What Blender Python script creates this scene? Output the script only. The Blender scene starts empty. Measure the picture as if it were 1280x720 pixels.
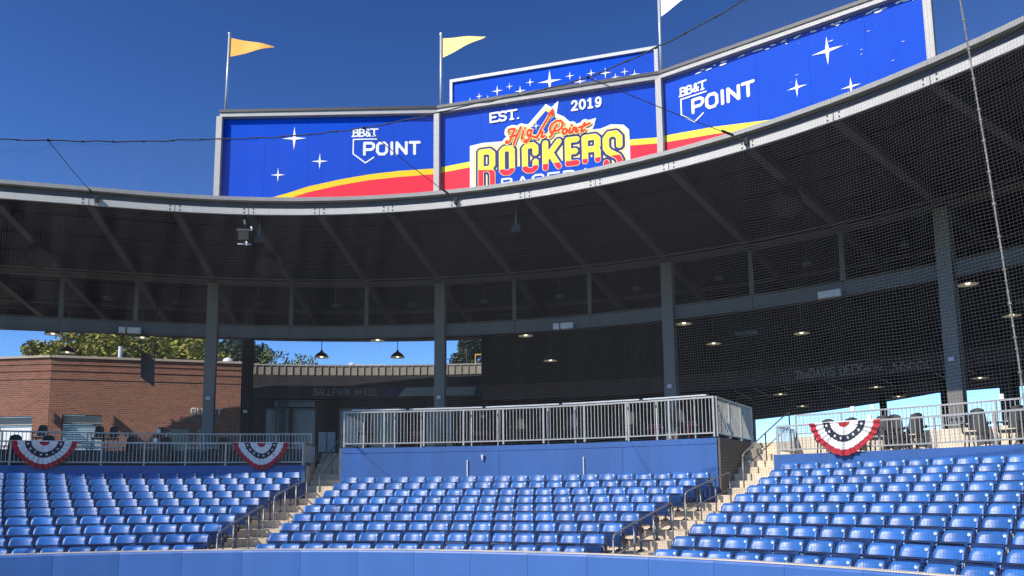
import bpy, math, random
import numpy as np
from mathutils import Vector, Matrix
random.seed(4)
R_ = math.radians
PI = math.pi
sc = bpy.context.scene
col = sc.collection

# ------------------------------------------------------------------ camera
EYE = 1.9                       # eye height above the field; heights "e" below are relative to the eye
CAM = Vector((5.564411, -3.623523, EYE))
cam_d = bpy.data.cameras.new('camera')
cam_o = bpy.data.objects.new('camera', cam_d)
col.objects.link(cam_o)
_r = Vector((0.999957, 0.001205, -0.00922)); _u = Vector((0.009299, -0.129587, 0.991524)); _f = Vector((0, 0.991567, 0.129593))
cam_o.matrix_world = Matrix(((_r.x, _u.x, -_f.x, CAM.x), (_r.y, _u.y, -_f.y, CAM.y), (_r.z, _u.z, -_f.z, CAM.z), (0, 0, 0, 1)))
cam_d.sensor_width = 36.0
cam_d.lens = 981.33 / 1280 * 36
cam_d.shift_y = 130.0 / 1280
cam_d.clip_end = 3000
sc.camera = cam_o

# ------------------------------------------------------------------ sky, sun, exposure
SUN_AZ, SUN_EL = 220.5, 39.0      # azimuth counter-clockwise from +X
sdir = Vector((math.cos(R_(SUN_AZ)) * math.cos(R_(SUN_EL)), math.sin(R_(SUN_AZ)) * math.cos(R_(SUN_EL)), math.sin(R_(SUN_EL))))
world = bpy.data.worlds.new('World'); sc.world = world
world.use_nodes = True
wn = world.node_tree.nodes; wl = world.node_tree.links
bg = wn['Background']
sky = wn.new('ShaderNodeTexSky'); sky.sky_type = 'NISHITA'; sky.sun_disc = False
sky.sun_elevation = R_(SUN_EL); sky.sun_rotation = R_((90 - SUN_AZ) % 360)
sky.altitude = 1000; sky.air_density = 1.0; sky.dust_density = 0.0; sky.ozone_density = 5.0
gam = wn.new('ShaderNodeGamma'); gam.inputs[1].default_value = 1.65   # the camera's contrast on a clear autumn sky
wl.new(sky.outputs[0], gam.inputs[0]); wl.new(gam.outputs[0], bg.inputs[0]); bg.inputs[1].default_value = 0.056
sun_d = bpy.data.lights.new('sun', 'SUN'); sun_d.energy = 5.0; sun_d.angle = R_(0.5); sun_d.color = (1.0, 0.925, 0.82)
sun_o = bpy.data.objects.new('sun', sun_d); col.objects.link(sun_o)
sun_o.rotation_euler = (-sdir).to_track_quat('-Z', 'Y').to_euler(); sun_o.location = (-30, -20, 40)
sc.view_settings.view_transform = 'Standard'; sc.view_settings.look = 'None'
sc.view_settings.exposure = 0.25; sc.view_settings.gamma = 1.0; sc.view_settings.use_curve_mapping = False

# ------------------------------------------------------------------ materials
def srgb(r, g, b):
    f = lambda c: (c / 255 / 12.92) if c / 255 <= 0.04045 else ((c / 255 + 0.055) / 1.055) ** 2.4
    return (f(r), f(g), f(b))

def mat(name, c, rough=0.6, var=0.12, scale=3.0, bump=0.0, bscale=40.0, metal=0.0, emit=None, estr=0.0, isl=0.0, spec=0.5, c2=None, streak=False, obj=0.0, coat=0.0):
    m = bpy.data.materials.new(name); m.use_nodes = True
    n = m.node_tree.nodes; l = m.node_tree.links; b = n['Principled BSDF']
    b.inputs['Roughness'].default_value = rough; b.inputs['Metallic'].default_value = metal
    b.inputs['Specular IOR Level'].default_value = spec
    if coat: b.inputs['Coat Weight'].default_value = coat; b.inputs['Coat Roughness'].default_value = 0.15
    geo = n.new('ShaderNodeNewGeometry')
    mp = n.new('ShaderNodeMapping'); l.new(geo.outputs['Position'], mp.inputs[0])
    if streak: mp.inputs['Scale'].default_value = (1, 1, 0.12)
    nz = n.new('ShaderNodeTexNoise'); nz.inputs['Scale'].default_value = scale; nz.inputs['Detail'].default_value = 6; nz.inputs['Roughness'].default_value = 0.65
    l.new(mp.outputs[0], nz.inputs['Vector'])
    mix = n.new('ShaderNodeMix'); mix.data_type = 'RGBA'
    ca = tuple(x * (1 - var) for x in c); cb = c2 if c2 else tuple(min(1, x * (1 + var)) for x in c)
    mix.inputs[6].default_value = ca + (1,); mix.inputs[7].default_value = cb + (1,)
    mr = n.new('ShaderNodeMapRange'); mr.inputs[1].default_value = 0.3; mr.inputs[2].default_value = 0.7
    l.new(nz.outputs[0], mr.inputs[0]); l.new(mr.outputs[0], mix.inputs[0])
    out = mix.outputs[2]
    if isl or obj:
        hv = n.new('ShaderNodeHueSaturation')
        m2 = n.new('ShaderNodeMapRange'); a = isl or obj
        m2.inputs[3].default_value = 1 - a; m2.inputs[4].default_value = 1 + a
        if isl: l.new(geo.outputs['Random Per Island'], m2.inputs[0])
        else:
            oi = n.new('ShaderNodeObjectInfo'); l.new(oi.outputs['Random'], m2.inputs[0])
        l.new(m2.outputs[0], hv.inputs['Value']); l.new(out, hv.inputs['Color']); out = hv.outputs[0]
    l.new(out, b.inputs['Base Color'])
    if bump:
        n2 = n.new('ShaderNodeTexNoise'); n2.inputs['Scale'].default_value = bscale; n2.inputs['Detail'].default_value = 4
        l.new(geo.outputs['Position'], n2.inputs['Vector'])
        bp = n.new('ShaderNodeBump'); bp.inputs['Strength'].default_value = bump; bp.inputs['Distance'].default_value = 0.02
        l.new(n2.outputs[0], bp.inputs['Height']); l.new(bp.outputs[0], b.inputs['Normal'])
    if emit:
        b.inputs['Emission Color'].default_value = emit + (1,); b.inputs['Emission Strength'].default_value = estr
    m.diffuse_color = c + (1,)
    return m

M = {}
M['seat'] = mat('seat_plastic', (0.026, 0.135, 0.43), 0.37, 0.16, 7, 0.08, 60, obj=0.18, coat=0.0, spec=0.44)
M['seat_pan'] = mat('seat_pan_shaded', (0.008, 0.040, 0.16), 0.46, 0.14, 9, obj=0.15, spec=0.35)  # darker than the backs: shade between the rows is put into this colour
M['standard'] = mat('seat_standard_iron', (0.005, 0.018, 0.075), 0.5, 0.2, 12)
M['plate'] = mat('seat_number_disc', (0.60, 0.72, 0.82), 0.3, 0.1, 30)
M['dark_plastic'] = mat('dark_plastic', (0.006, 0.006, 0.007), 0.75, 0.3, 12)
M['pad'] = mat('padded_vinyl', (0.038, 0.118, 0.355), 0.5, 0.06, 1.5, 0.10, 8, obj=0.05)
M['blue_wall'] = mat('blue_painted_wall', (0.015, 0.088, 0.31), 0.6, 0.16, 1.6, 0.25, 25, streak=True)
M['concrete'] = mat('concrete', (0.62, 0.53, 0.40), 0.85, 0.22, 2.5, 0.3, 30)
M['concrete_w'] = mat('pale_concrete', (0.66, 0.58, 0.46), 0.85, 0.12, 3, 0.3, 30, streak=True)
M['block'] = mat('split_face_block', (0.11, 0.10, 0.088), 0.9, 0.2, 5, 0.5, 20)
M['field'] = mat('field_grass', (0.035, 0.07, 0.02), 0.95, 0.2, 2, 0.3, 20)
M['steel'] = mat('galvanised_steel', (0.50, 0.51, 0.52), 0.42, 0.10, 8, metal=0.35)
M['rail'] = mat('aluminium_rail', (0.37, 0.36, 0.34), 0.40, 0.08, 8, metal=0.3)
M['hand'] = mat('handrail_steel', (0.27, 0.28, 0.29), 0.4, 0.12, 8, metal=0.4)
M['column'] = mat('column_paint', (0.135, 0.13, 0.12), 0.55, 0.12, 1.5, streak=True)
M['beam'] = mat('beam_paint', (0.085, 0.085, 0.086), 0.55, 0.15, 1.5)
M['rafter'] = mat('rafter_paint', (0.062, 0.062, 0.063), 0.6, 0.12, 2)
M['deck'] = mat('roof_decking', (0.012, 0.012, 0.015), 0.7, 0.15, 1.0)
M['fascia'] = mat('fascia_paint', (0.46, 0.445, 0.41), 0.5, 0.06, 4, streak=True, obj=0.04)
M['cap'] = mat('roof_edge_cap', (0.27, 0.265, 0.25), 0.45, 0.08, 4)
M['recess'] = mat('fascia_web_shaded', (0.045, 0.043, 0.055), 0.6, 0.1, 4)  # near-black tone carries the shade under the edge cap on the fascia web
M['frame'] = mat('sign_frame_paint', (0.40, 0.385, 0.36), 0.5, 0.08, 5)
M['frame_w'] = mat('sign_frame_pale', (0.55, 0.55, 0.54), 0.5, 0.05, 5)
M['frame_d'] = mat('sign_frame_dark', (0.035, 0.035, 0.042), 0.5, 0.1, 5)
M['print_blue'] = mat('print_blue', (0.004, 0.070, 0.54), 0.55, 0.07, 0.8, streak=False, spec=0.04)
M['print_red'] = mat('print_red', (0.90, 0.04, 0.07), 0.55, 0.05, 0.9, spec=0.04)
M['print_yel'] = mat('print_yellow', (0.92, 0.64, 0.035), 0.55, 0.04, 0.9, spec=0.04)
M['print_lemon'] = mat('print_lemon', (0.93, 0.80, 0.09), 0.55, 0.04, 0.9, spec=0.04)
M['print_cream'] = mat('print_cream', (0.93, 0.80, 0.36), 0.55, 0.04, 0.9, spec=0.04)
M['print_white'] = mat('print_white', (0.86, 0.87, 0.88), 0.55, 0.03, 2, spec=0.04)
M['print_navy'] = mat('print_navy', (0.05, 0.05, 0.20), 0.55, 0.04, 0.9, spec=0.04)
M['print_orange'] = mat('print_orange', (0.84, 0.065, 0.02), 0.55, 0.04, 0.9, spec=0.04)
M['flag_o'] = mat('pennant_gold', (0.95, 0.50, 0.10), 0.8, 0.05, 5)
M['flag_y'] = mat('pennant_yellow', (0.98, 0.80, 0.28), 0.8, 0.04, 5)
M['flag_w'] = mat('pennant_white', (0.85, 0.85, 0.86), 0.8, 0.04, 5)
M['cord'] = mat('net_cord', (0.070, 0.070, 0.080), 0.7, 0.1, 5)
M['cable'] = mat('steel_cable', (0.07, 0.07, 0.075), 0.45, 0.3, 25, metal=0.3)
M['rope'] = mat('lacing_rope', (0.22, 0.205, 0.18), 0.8, 0.45, 22, c2=(0.36, 0.34, 0.30))
M['b_red'] = mat('bunting_red', (0.40, 0.016, 0.03), 0.85, 0.12, 12)
M['b_white'] = mat('bunting_white', (0.70, 0.70, 0.71), 0.85, 0.05, 8)
M['b_navy'] = mat('bunting_navy', (0.014, 0.018, 0.04), 0.85, 0.15, 12)
M['shade'] = mat('lamp_shade_black', (0.02, 0.02, 0.022), 0.35, 0.1, 9)
M['shade_in'] = mat('lamp_inside_enamel', (0.60, 0.58, 0.48), 0.4, 0.05, 9, emit=(1.0, 0.86, 0.55), estr=0.06)
M['bulb'] = mat('lamp_bulb', (0.9, 0.85, 0.7), 0.3, 0.02, 9, emit=(1.0, 0.92, 0.68), estr=1.6)
M['black_mesh'] = mat('chair_mesh_black', (0.007, 0.007, 0.008), 0.6, 0.3, 20)
M['fixture'] = mat('fixture_grey', (0.55, 0.55, 0.57), 0.5, 0.08, 9)
M['box_w'] = mat('white_box_plastic', (0.75, 0.75, 0.75), 0.5, 0.05, 9)
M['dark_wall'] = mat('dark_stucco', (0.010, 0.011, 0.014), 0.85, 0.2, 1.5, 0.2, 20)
M['dark_blue_wall'] = mat('charcoal_panel', (0.018, 0.02, 0.028), 0.7, 0.2, 1.5)
M['sign_maroon'] = mat('sign_band_maroon', (0.035, 0.02, 0.024), 0.7, 0.1, 2)
M['sign_txt'] = mat('sign_letters_grey', (0.20, 0.20, 0.21), 0.6, 0.1, 4)
M['sign_plate'] = mat('sign_plate_grey', (0.22, 0.28, 0.29), 0.6, 0.1, 3)
M['sign_blue'] = mat('sign_blue', (0.015, 0.04, 0.15), 0.6, 0.1, 3)
M['metal_tan'] = mat('standing_seam_tan', (0.25, 0.225, 0.19), 0.5, 0.10, 3, obj=0.10)
M['metal_grey'] = mat('seam_trim', (0.30, 0.29, 0.28), 0.5, 0.10, 3)
M['stone'] = mat('stone_coping', (0.42, 0.36, 0.30), 0.8, 0.1, 4)
M['shutter'] = mat('roller_shutter', (0.24, 0.27, 0.30), 0.5, 0.06, 3, streak=True)
M['glass'] = mat('dark_glass', (0.02, 0.027, 0.032), 0.12, 0.2, 1.0)
M['bark'] = mat('bark', (0.09, 0.06, 0.04), 0.95, 0.3, 6)
M['leaf_y'] = mat('leaves_yellow_green', (0.22, 0.22, 0.03), 0.8, 0.45, 0.5, isl=0.45, c2=(0.40, 0.36, 0.05))
M['leaf_g'] = mat('leaves_green', (0.13, 0.16, 0.035), 0.8, 0.4, 0.5, isl=0.45)
M['leaf_d'] = mat('leaves_dark', (0.035, 0.055, 0.022), 0.8, 0.4, 0.5, isl=0.45)
M['yellow'] = mat('safety_yellow', (0.75, 0.50, 0.05), 0.5, 0.08, 4)
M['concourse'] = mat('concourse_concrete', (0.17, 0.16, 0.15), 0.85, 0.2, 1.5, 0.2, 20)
M['shade_wall'] = mat('concrete_shaded', (0.07, 0.068, 0.066), 0.85, 0.2, 2, 0.2, 20)  # dark copy of the concrete; shade on the left walkway and curb is coloured in
M['red'] = mat('dull_red', (0.45, 0.05, 0.05), 0.5, 0.1, 4)

def brick_mat():
    m = bpy.data.materials.new('red_brick'); m.use_nodes = True
    n = m.node_tree.nodes; l = m.node_tree.links; b = n['Principled BSDF']; b.inputs['Roughness'].default_value = 0.9
    tc = n.new('ShaderNodeTexCoord'); sp = n.new('ShaderNodeSeparateXYZ'); cb = n.new('ShaderNodeCombineXYZ')
    l.new(tc.outputs['Object'], sp.inputs[0]); l.new(sp.outputs[0], cb.inputs[0]); l.new(sp.outputs[2], cb.inputs[1])
    br = n.new('ShaderNodeTexBrick'); l.new(cb.outputs[0], br.inputs['Vector'])
    br.inputs['Color1'].default_value = (0.255, 0.086, 0.050, 1); br.inputs['Color2'].default_value = (0.155, 0.054, 0.037, 1)
    br.inputs['Mortar'].default_value = (0.29, 0.20, 0.15, 1)
    br.inputs['Scale'].default_value = 1.0; br.inputs['Mortar Size'].default_value = 0.009
    br.inputs['Brick Width'].default_value = 0.24; br.inputs['Row Height'].default_value = 0.085; br.inputs['Bias'].default_value = -0.1
    nz = n.new('ShaderNodeTexNoise'); nz.inputs['Scale'].default_value = 0.8; nz.inputs['Detail'].default_value = 6
    l.new(tc.outputs['Object'], nz.inputs['Vector'])
    mr = n.new('ShaderNodeMapRange'); mr.inputs[3].default_value = 0.8; mr.inputs[4].default_value = 1.2; l.new(nz.outputs[0], mr.inputs[0])
    hv = n.new('ShaderNodeHueSaturation'); l.new(br.outputs[0], hv.inputs['Color']); l.new(mr.outputs[0], hv.inputs['Value'])
    l.new(hv.outputs[0], b.inputs['Base Color'])
    bp = n.new('ShaderNodeBump'); bp.inputs['Strength'].default_value = 0.5; bp.inputs['Distance'].default_value = 0.01
    l.new(br.outputs['Fac'], bp.inputs['Height']); bp.invert = True; l.new(bp.outputs[0], b.inputs['Normal'])
    return m
M['brick'] = brick_mat()

# ------------------------------------------------------------------ geometry helpers
def W(th, R, e):
    a = R_(th); return Vector((R * math.cos(a), R * math.sin(a), e + EYE))
def WR(th, R, e):                # roof line: an arc that runs on straight beyond 105 degrees
    if th <= 105: return W(th, R, e)
    a = R_(105); t = R_(th - 105) * 20.5
    return Vector((R * math.cos(a) - t * math.sin(a), R * math.sin(a) + t * math.cos(a), e + EYE))
def outdir(th): return Vector((math.cos(R_(th)), math.sin(R_(th)), 0))

class MB:
    def __init__(s): s.v = []; s.f = []
    def add(s, v, f):
        k = len(s.v); s.v.extend([tuple(p) for p in v]); s.f.extend([tuple(i + k for i in q) for q in f]); return s
    def hexa(s, p):              # 8 points: bottom 4 then top 4
        return s.add(p, [(0, 3, 2, 1), (4, 5, 6, 7), (0, 1, 5, 4), (1, 2, 6, 5), (2, 3, 7, 6), (3, 0, 4, 7)])
    def box(s, c, d, rz=0.0, tilt=None):
        h = [x / 2 for x in d]; P = []
        m = Matrix.Rotation(rz, 3, 'Z')
        if tilt is not None: m = m @ tilt
        for z in (-1, 1):
            for x, y in ((-1, -1), (1, -1), (1, 1), (-1, 1)):
                P.append(m @ Vector((x * h[0], y * h[1], z * h[2])) + Vector(c))
        return s.hexa(P)
    def arc(s, r0, r1, e0, e1, a0, a1, n=12, F=W, e0b=None, e1b=None):
        # swept rectangle; e0b/e1b give heights at r1 where it differs
        e0b = e0 if e0b is None else e0b; e1b = e1 if e1b is None else e1b
        V = []; Fc = []
        for i in range(n + 1):
            a = a0 + (a1 - a0) * i / n
            V += [F(a, r0, e0), F(a, r1, e0b), F(a, r1, e1b), F(a, r0, e1)]
        for i in range(n):
            k = i * 4
            for j in range(4): Fc.append((k + j, k + (j + 1) % 4, k + 4 + (j + 1) % 4, k + 4 + j))
        Fc += [(3, 2, 1, 0), (n * 4, n * 4 + 1, n * 4 + 2, n * 4 + 3)]
        return s.add(V, Fc)
    def tube(s, pts, r, n=6, caps=True):
        P = [Vector(p) for p in pts]; V = []; Fc = []; prev = None
        for i, p in enumerate(P):
            d = (P[min(i + 1, len(P) - 1)] - P[max(i - 1, 0)]).normalized()
            up = Vector((0, 0, 1)) if abs(d.z) < 0.9 else Vector((1, 0, 0))
            x = d.cross(up).normalized(); y = d.cross(x).normalized()
            if prev is not None and x.dot(prev) < 0: x = -x; y = -y
            if prev is not None:
                x = (prev - d * prev.dot(d)).normalized(); y = d.cross(x)
            prev = x
            for k in range(n):
                a = 2 * PI * k / n; V.append(p + x * (r * math.cos(a)) + y * (r * math.sin(a)))
        for i in range(len(P) - 1):
            for k in range(n): Fc.append((i * n + k, i * n + (k + 1) % n, (i + 1) * n + (k + 1) % n, (i + 1) * n + k))
        if caps: Fc += [tuple(range(n - 1, -1, -1)), tuple((len(P) - 1) * n + k for k in range(n))]
        return s.add(V, Fc)
    def lathe(s, prof, c=(0, 0, 0), n=16, close=False):
        V = []; Fc = []
        for r, z in prof:
            for k in range(n):
                a = 2 * PI * k / n; V.append((c[0] + r * math.cos(a), c[1] + r * math.sin(a), c[2] + z))
        for i in range(len(prof) - 1):
            for k in range(n): Fc.append((i * n + k, i * n + (k + 1) % n, (i + 1) * n + (k + 1) % n, (i + 1) * n + k))
        if close: Fc += [tuple(range(n - 1, -1, -1)), tuple((len(prof) - 1) * n + k for k in range(n))]
        return s.add(V, Fc)
    def slab(s, outline, y0, y1):  # outline in (x,z), extruded along y
        n = len(outline); V = [(x, y0, z) for x, z in outline] + [(x, y1, z) for x, z in outline]
        Fc = [tuple(range(n)), tuple(range(2 * n - 1, n - 1, -1))] + [(i, i + n, (i + 1) % n + n, (i + 1) % n) for i in range(n)]
        return s.add(V, Fc)

def mesh_of(name, mb, m, smooth=False):
    me = bpy.data.meshes.new(name); me.from_pydata(mb.v, [], mb.f); me.update()
    if smooth: me.polygons.foreach_set('use_smooth', [True] * len(me.polygons))
    if m is not None: me.materials.append(m)
    return me
def T(name, label, cat, loc=(0, 0, 0), group=None, rz=0.0):
    o = bpy.data.objects.new(name, None); o.empty_display_size = 0.1; col.objects.link(o); o.location = loc; o.rotation_euler = (0, 0, rz)
    o['label'] = label; o['category'] = cat
    if group: o['group'] = group
    return o
def part(name, mb, m, root, smooth=False, local=False, stuff=False):
    """world-space builder -> child of an unrotated root (or of a part of it, root given as (part, root))"""
    par = root
    if isinstance(root, tuple): par, root = root
    if not local:
        l = root.location; mb.v = [(x - l.x, y - l.y, z - l.z) for x, y, z in mb.v]
    o = bpy.data.objects.new(name, mesh_of(name, mb, m, smooth)); col.objects.link(o); o.parent = par
    if stuff: o['kind'] = 'stuff'
    return o
def inst(name, me, root, loc=(0, 0, 0), rz=0.0, scale=None, world=True):
    o = bpy.data.objects.new(name, me); col.objects.link(o); o.parent = root
    if world: loc = Vector(loc) - root.location
    o.location = loc; o.rotation_euler = (0, 0, rz)
    if scale: o.scale = scale
    return o
def solo(name, mb, m, label, cat, group=None, smooth=False, kind=None):
    cx = sum(p[0] for p in mb.v) / len(mb.v); cy = sum(p[1] for p in mb.v) / len(mb.v); cz = min(p[2] for p in mb.v)
    mb.v = [(x - cx, y - cy, z - cz) for x, y, z in mb.v]
    o = bpy.data.objects.new(name, mesh_of(name, mb, m, smooth)); col.objects.link(o); o.location = (cx, cy, cz)
    if kind: o['kind'] = kind
    if label: o['label'] = label
    if cat: o['category'] = cat
    if group: o['group'] = group
    return o
ORD = ['first', 'second', 'third', 'fourth', 'fifth', 'sixth', 'seventh', 'eighth', 'ninth', 'tenth', 'eleventh', 'twelfth', 'thirteenth', 'fourteenth', 'fifteenth', 'sixteenth', 'seventeenth', 'eighteenth', 'nineteenth', 'twentieth', 'twenty-first', 'twenty-second', 'twenty-third', 'twenty-fourth']
UNITBOX = MB().box((0, 0, 0.5), (1, 1, 1))

# ------------------------------------------------------------------ setting: ground, terrace, concourse
def structure(name, mb, m): return solo(name, mb, m, None, None, kind='structure')
g = MB(); g.add([(-900, -900, 0), (900, -900, 0), (900, 900, 0), (-900, 900, 0)], [(0, 1, 2, 3)])
structure('ground', g, M['field'])

ROW_R, ROW_D, ROW_E, ROW_H = 13.65, 0.82, -1.01 - 0.82, 0.196      # seat line radius, tread depth, first floor level, rise
def row_R(i): return ROW_R + ROW_D * i
def row_e(i): return ROW_E + ROW_H * i
A1 = lambda i: (90.4 - 1.3 * i / 8.0, 95.3 - 2.5 * i / 9.0)    # aisle between middle and left section, angles per row
A2 = lambda i: (53.65, 59.15 - 1.35 * i / 8.0)                 # aisle between right and middle section
CONC = 1.48
tr = MB()
secs = {'left': (lambda i: A1(i)[1], lambda i: 138.0, 10), 'mid': (lambda i: A2(i)[1], lambda i: A1(i)[0], 9), 'right': (lambda i: 22.0, lambda i: A2(i)[0], 10)}
for k, (lo, hi, nr) in secs.items():
    for i in range(nr):
        r0 = 12.98 if i == 0 else row_R(i) - 0.60
        r1 = row_R(i) + 0.22 if i < nr - 1 else (20.72 if k == 'mid' else 21.3)
        tr.arc(r0, r1, row_e(i) - 0.25, row_e(i), lo(i), hi(i), 24)
structure('seating_terrace', tr, M['concrete'])
cf = MB()
cf.arc(23.2, 60, CONC - 0.3, CONC, 92.7, 150, 14)
cf.arc(24.1, 60, CONC - 0.302, CONC - 0.002, 89.45, 92.7, 2)
cf.arc(20.95, 60, CONC - 0.3, CONC, 57.7, 89.45, 14)
cf.arc(24.1, 60, CONC - 0.302, CONC - 0.002, 54.2, 57.7, 2)
cf.arc(23.2, 60, CONC - 0.3, CONC, 14, 54.2, 14)
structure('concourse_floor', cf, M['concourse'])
wk = MB()
wk.arc(21.55, 23.05, 0.3, 0.6, 92.85, 140, 20)
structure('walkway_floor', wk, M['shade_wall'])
wk = MB()
wk.arc(21.55, 23.05, 0.3, 0.6, 20, 54.0, 12)
structure('walkway_floor', wk, M['concrete'])

# aisle stairs with every step a piece
def stairs(name, label, A, top_lo, top_hi):
    root = T(name, label, 'stairs', W(sum(A(0)) / 2, 13.2, row_e(0) - 0.2))
    for i in range(10):
        lo, hi = A(i) if i < 9 else (top_lo, top_hi)
        r0 = 12.98 if i == 0 else row_R(i) - 0.60
        st = MB(); st.arc(r0, row_R(i) + 0.22, row_e(i) - 0.24, row_e(i) + 0.004, lo + 0.02, hi - 0.02, 5)
        part('step', st, M['concrete'], root)
    e = row_e(9); n = 8; h = (CONC - e) / n
    for j in range(n):
        r0 = 21.25 + 0.36 * j
        st = MB(); st.arc(r0, r0 + 0.42, e + h * j - 0.3, e + h * (j + 1), top_lo, top_hi, 4)
        part('step', st, M['concrete'], root)
    return root
stairs('aisle_stairs', 'concrete aisle steps between the long blue middle wall and the bunting-hung deck in shade', A1, 89.5, 92.6)
stairs('aisle_stairs', 'sunlit cream concrete aisle steps rising past the dark block side wall', A2, 54.3, 57.6)

# ------------------------------------------------------------------ backstop padded wall
root = T('padded_wall', 'long low wall of blue vinyl pads along the field edge', 'wall', W(70, 12.88, -EYE))
pw = math.degrees(1.22 / 12.9)
a = 95.6 + pw * 8
k = 0
joints = []
while a > 24:
    mb = MB(); p0, p1 = a - 0.012, a - pw + 0.012
    n = 6; prof = [(-EYE + 0.03, 0), (-1.13, 0), (-1.10, 0.015), (-1.094, 0.045)]
    V = []; Fc = []
    for i in range(n + 1):
        t = i / n; aa = p0 + (p1 - p0) * t
        puff = 0.012 * (1 - (2 * t - 1) ** 8)
        for e, d in prof: V.append(W(aa, 12.88 - puff + d, e))
        V.append(W(aa, 12.97, -1.094)); V.append(W(aa, 12.97, -EYE + 0.03))
    q = 6
    for i in range(n):
        for j in range(q): Fc.append((i * q + j, i * q + (j + 1) % q, (i + 1) * q + (j + 1) % q, (i + 1) * q + j))
    Fc += [tuple(range(q)), tuple(n * q + j for j in range(q - 1, -1, -1))]
    mb.add(V, Fc); part('pad', mb, M['pad'], root)
    a -= pw; k += 1
curb = MB(); curb.arc(12.975, 13.14, -EYE, -1.078, 24, 138, 70); part('coping', curb, M['concrete_w'], root)

# ------------------------------------------------------------------ blue back walls and side walls
root = T('blue_wall', 'tall plain blue wall behind the middle seats, under the white picket railing', 'wall', W(73, 20.8, 0))
mb = MB(); mb.arc(20.75, 20.94, -0.5, CONC - 0.005, 57.75, 89.35, 30); part('face', mb, M['blue_wall'], root)
mb = MB(); mb.arc(20.735, 20.745, CONC - 0.16, CONC - 0.145, 57.8, 89.3, 30); part('joint_strip', mb, M['blue_wall'], root)
for th in (75.6, 65.2):
    mb = MB(); mb.arc(20.742, 20.749, -0.3, CONC - 0.17, th, th + 0.012, 1); part('joint_strip', mb, M['standard'], root)
for th, ea, eb in ((78.33, 0.45, 1.05), (68.4, 0.42, 1.07)):
    mb = MB(); mb.tube([W(th, 20.71, ea), W(th, 20.71, eb)], 0.02, 6); part('conduit', mb, M['box_w'], root)
mb = MB(); mb.lathe([(0.0, 0), (0.02, 0.0), (0.05, 0.16), (0.0, 0.17)], W(77.0, 20.69, 1.04), 10); part('wall_lamp', mb, M['box_w'], root)
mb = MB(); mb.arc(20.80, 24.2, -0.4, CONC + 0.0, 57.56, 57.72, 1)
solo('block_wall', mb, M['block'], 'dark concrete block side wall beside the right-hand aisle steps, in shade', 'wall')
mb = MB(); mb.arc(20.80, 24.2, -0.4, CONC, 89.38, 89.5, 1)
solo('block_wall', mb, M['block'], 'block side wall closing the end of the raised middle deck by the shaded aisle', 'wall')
mb = MB(); mb.arc(21.35, 21.54, -0.6, 0.985, 92.72, 140, 36)
solo('blue_wall', mb, M['blue_wall'], 'low blue wall under the shaded picket railing with two buntings', 'wall')
mb = MB(); mb.arc(21.35, 21.54, -0.6, 0.985, 18, 54.15, 24)
solo('blue_wall', mb, M['blue_wall'], 'low blue wall behind the sunlit seats, under the single sunny bunting', 'wall')
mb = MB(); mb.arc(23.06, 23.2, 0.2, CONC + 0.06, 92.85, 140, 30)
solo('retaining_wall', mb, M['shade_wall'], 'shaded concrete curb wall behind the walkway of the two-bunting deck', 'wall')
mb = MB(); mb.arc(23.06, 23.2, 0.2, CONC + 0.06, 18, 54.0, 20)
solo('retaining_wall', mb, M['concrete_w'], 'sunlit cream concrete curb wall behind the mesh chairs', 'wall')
mb = MB(); mb.arc(21.545, 24.0, -0.5, 0.98, 92.66, 92.84, 1)
solo('side_wall', mb, M['concrete_w'], 'short beige concrete wall end beside the shaded aisle steps', 'wall')
mb = MB(); mb.arc(21.545, 24.0, -0.5, 0.98, 54.02, 54.2, 1)
solo('side_wall', mb, M['concrete_w'], 'short concrete wall end beside the sunlit aisle steps', 'wall')

# ------------------------------------------------------------------ picket railings
pick = mesh_of('picket', MB().box((0, 0, 0.5), (0.016, 0.016, 1)), M['rail'])
postm = mesh_of('post', MB().box((0, 0, 0.5), (0.05, 0.05, 1)), M['rail'])
def railing(label, R, a0, a1, eb, et, post_step=1.22, feet=0.09, gap=0.105, ramp=None):
    root = T('railing', label, 'railing', W((a0 + a1) / 2, R, eb - feet))
    n = max(2, int(abs(a1 - a0) / 1.5))
    mb = MB(); mb.arc(R - 0.025, R + 0.025, et - 0.045, et, a0, a1, n); part('top_rail', mb, M['rail'], root)
    mb = MB(); mb.arc(R - 0.02, R + 0.02, eb, eb + 0.035, a0, a1, n); part('bottom_rail', mb, M['rail'], root)
    L = R_(abs(a1 - a0)) * R; ns = max(1, round(L / post_step)); per = max(2, round(L / ns / gap))
    for i in range(ns + 1):
        a = a0 + (a1 - a0) * i / ns
        inst('post', postm, root, W(a, R, eb - feet), R_(a), (1, 1, et - eb + feet + 0.003))
        if i < ns:
            for j in range(1, per):
                b = a + (a1 - a0) / ns * j / per
                inst('picket', pick, root, W(b, R, eb + 0.02), R_(b), (1, 1, et - eb - 0.04))
    return root
def radial_railing(label, th, r0, r1, eb, et, post_step=1.2, gap=0.105, feet=0.08):
    root = T('railing', label, 'railing', W(th, (r0 + r1) / 2, eb - feet))
    for nm, e0, e1, w in (('top_rail', et - 0.045, et, 0.05), ('bottom_rail', eb, eb + 0.035, 0.04)):
        mb = MB(); c = W(th, (r0 + r1) / 2, (e0 + e1) / 2); mb.box(c, (r1 - r0, w, e1 - e0), R_(th)); part(nm, mb, M['rail'], root)
    n = round((r1 - r0) / gap); per = max(1, round(post_step / gap))
    for i in range(n + 1):
        r = r0 + (r1 - r0) * i / n
        if i % per == 0 or i == n: inst('post', postm, root, W(th, r, eb - feet), R_(th), (1, 1, et - eb + feet + 0.003))
        else: inst('picket', pick, root, W(th, r, eb + 0.02), R_(th), (1, 1, et - eb - 0.04))
    return root
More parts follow.
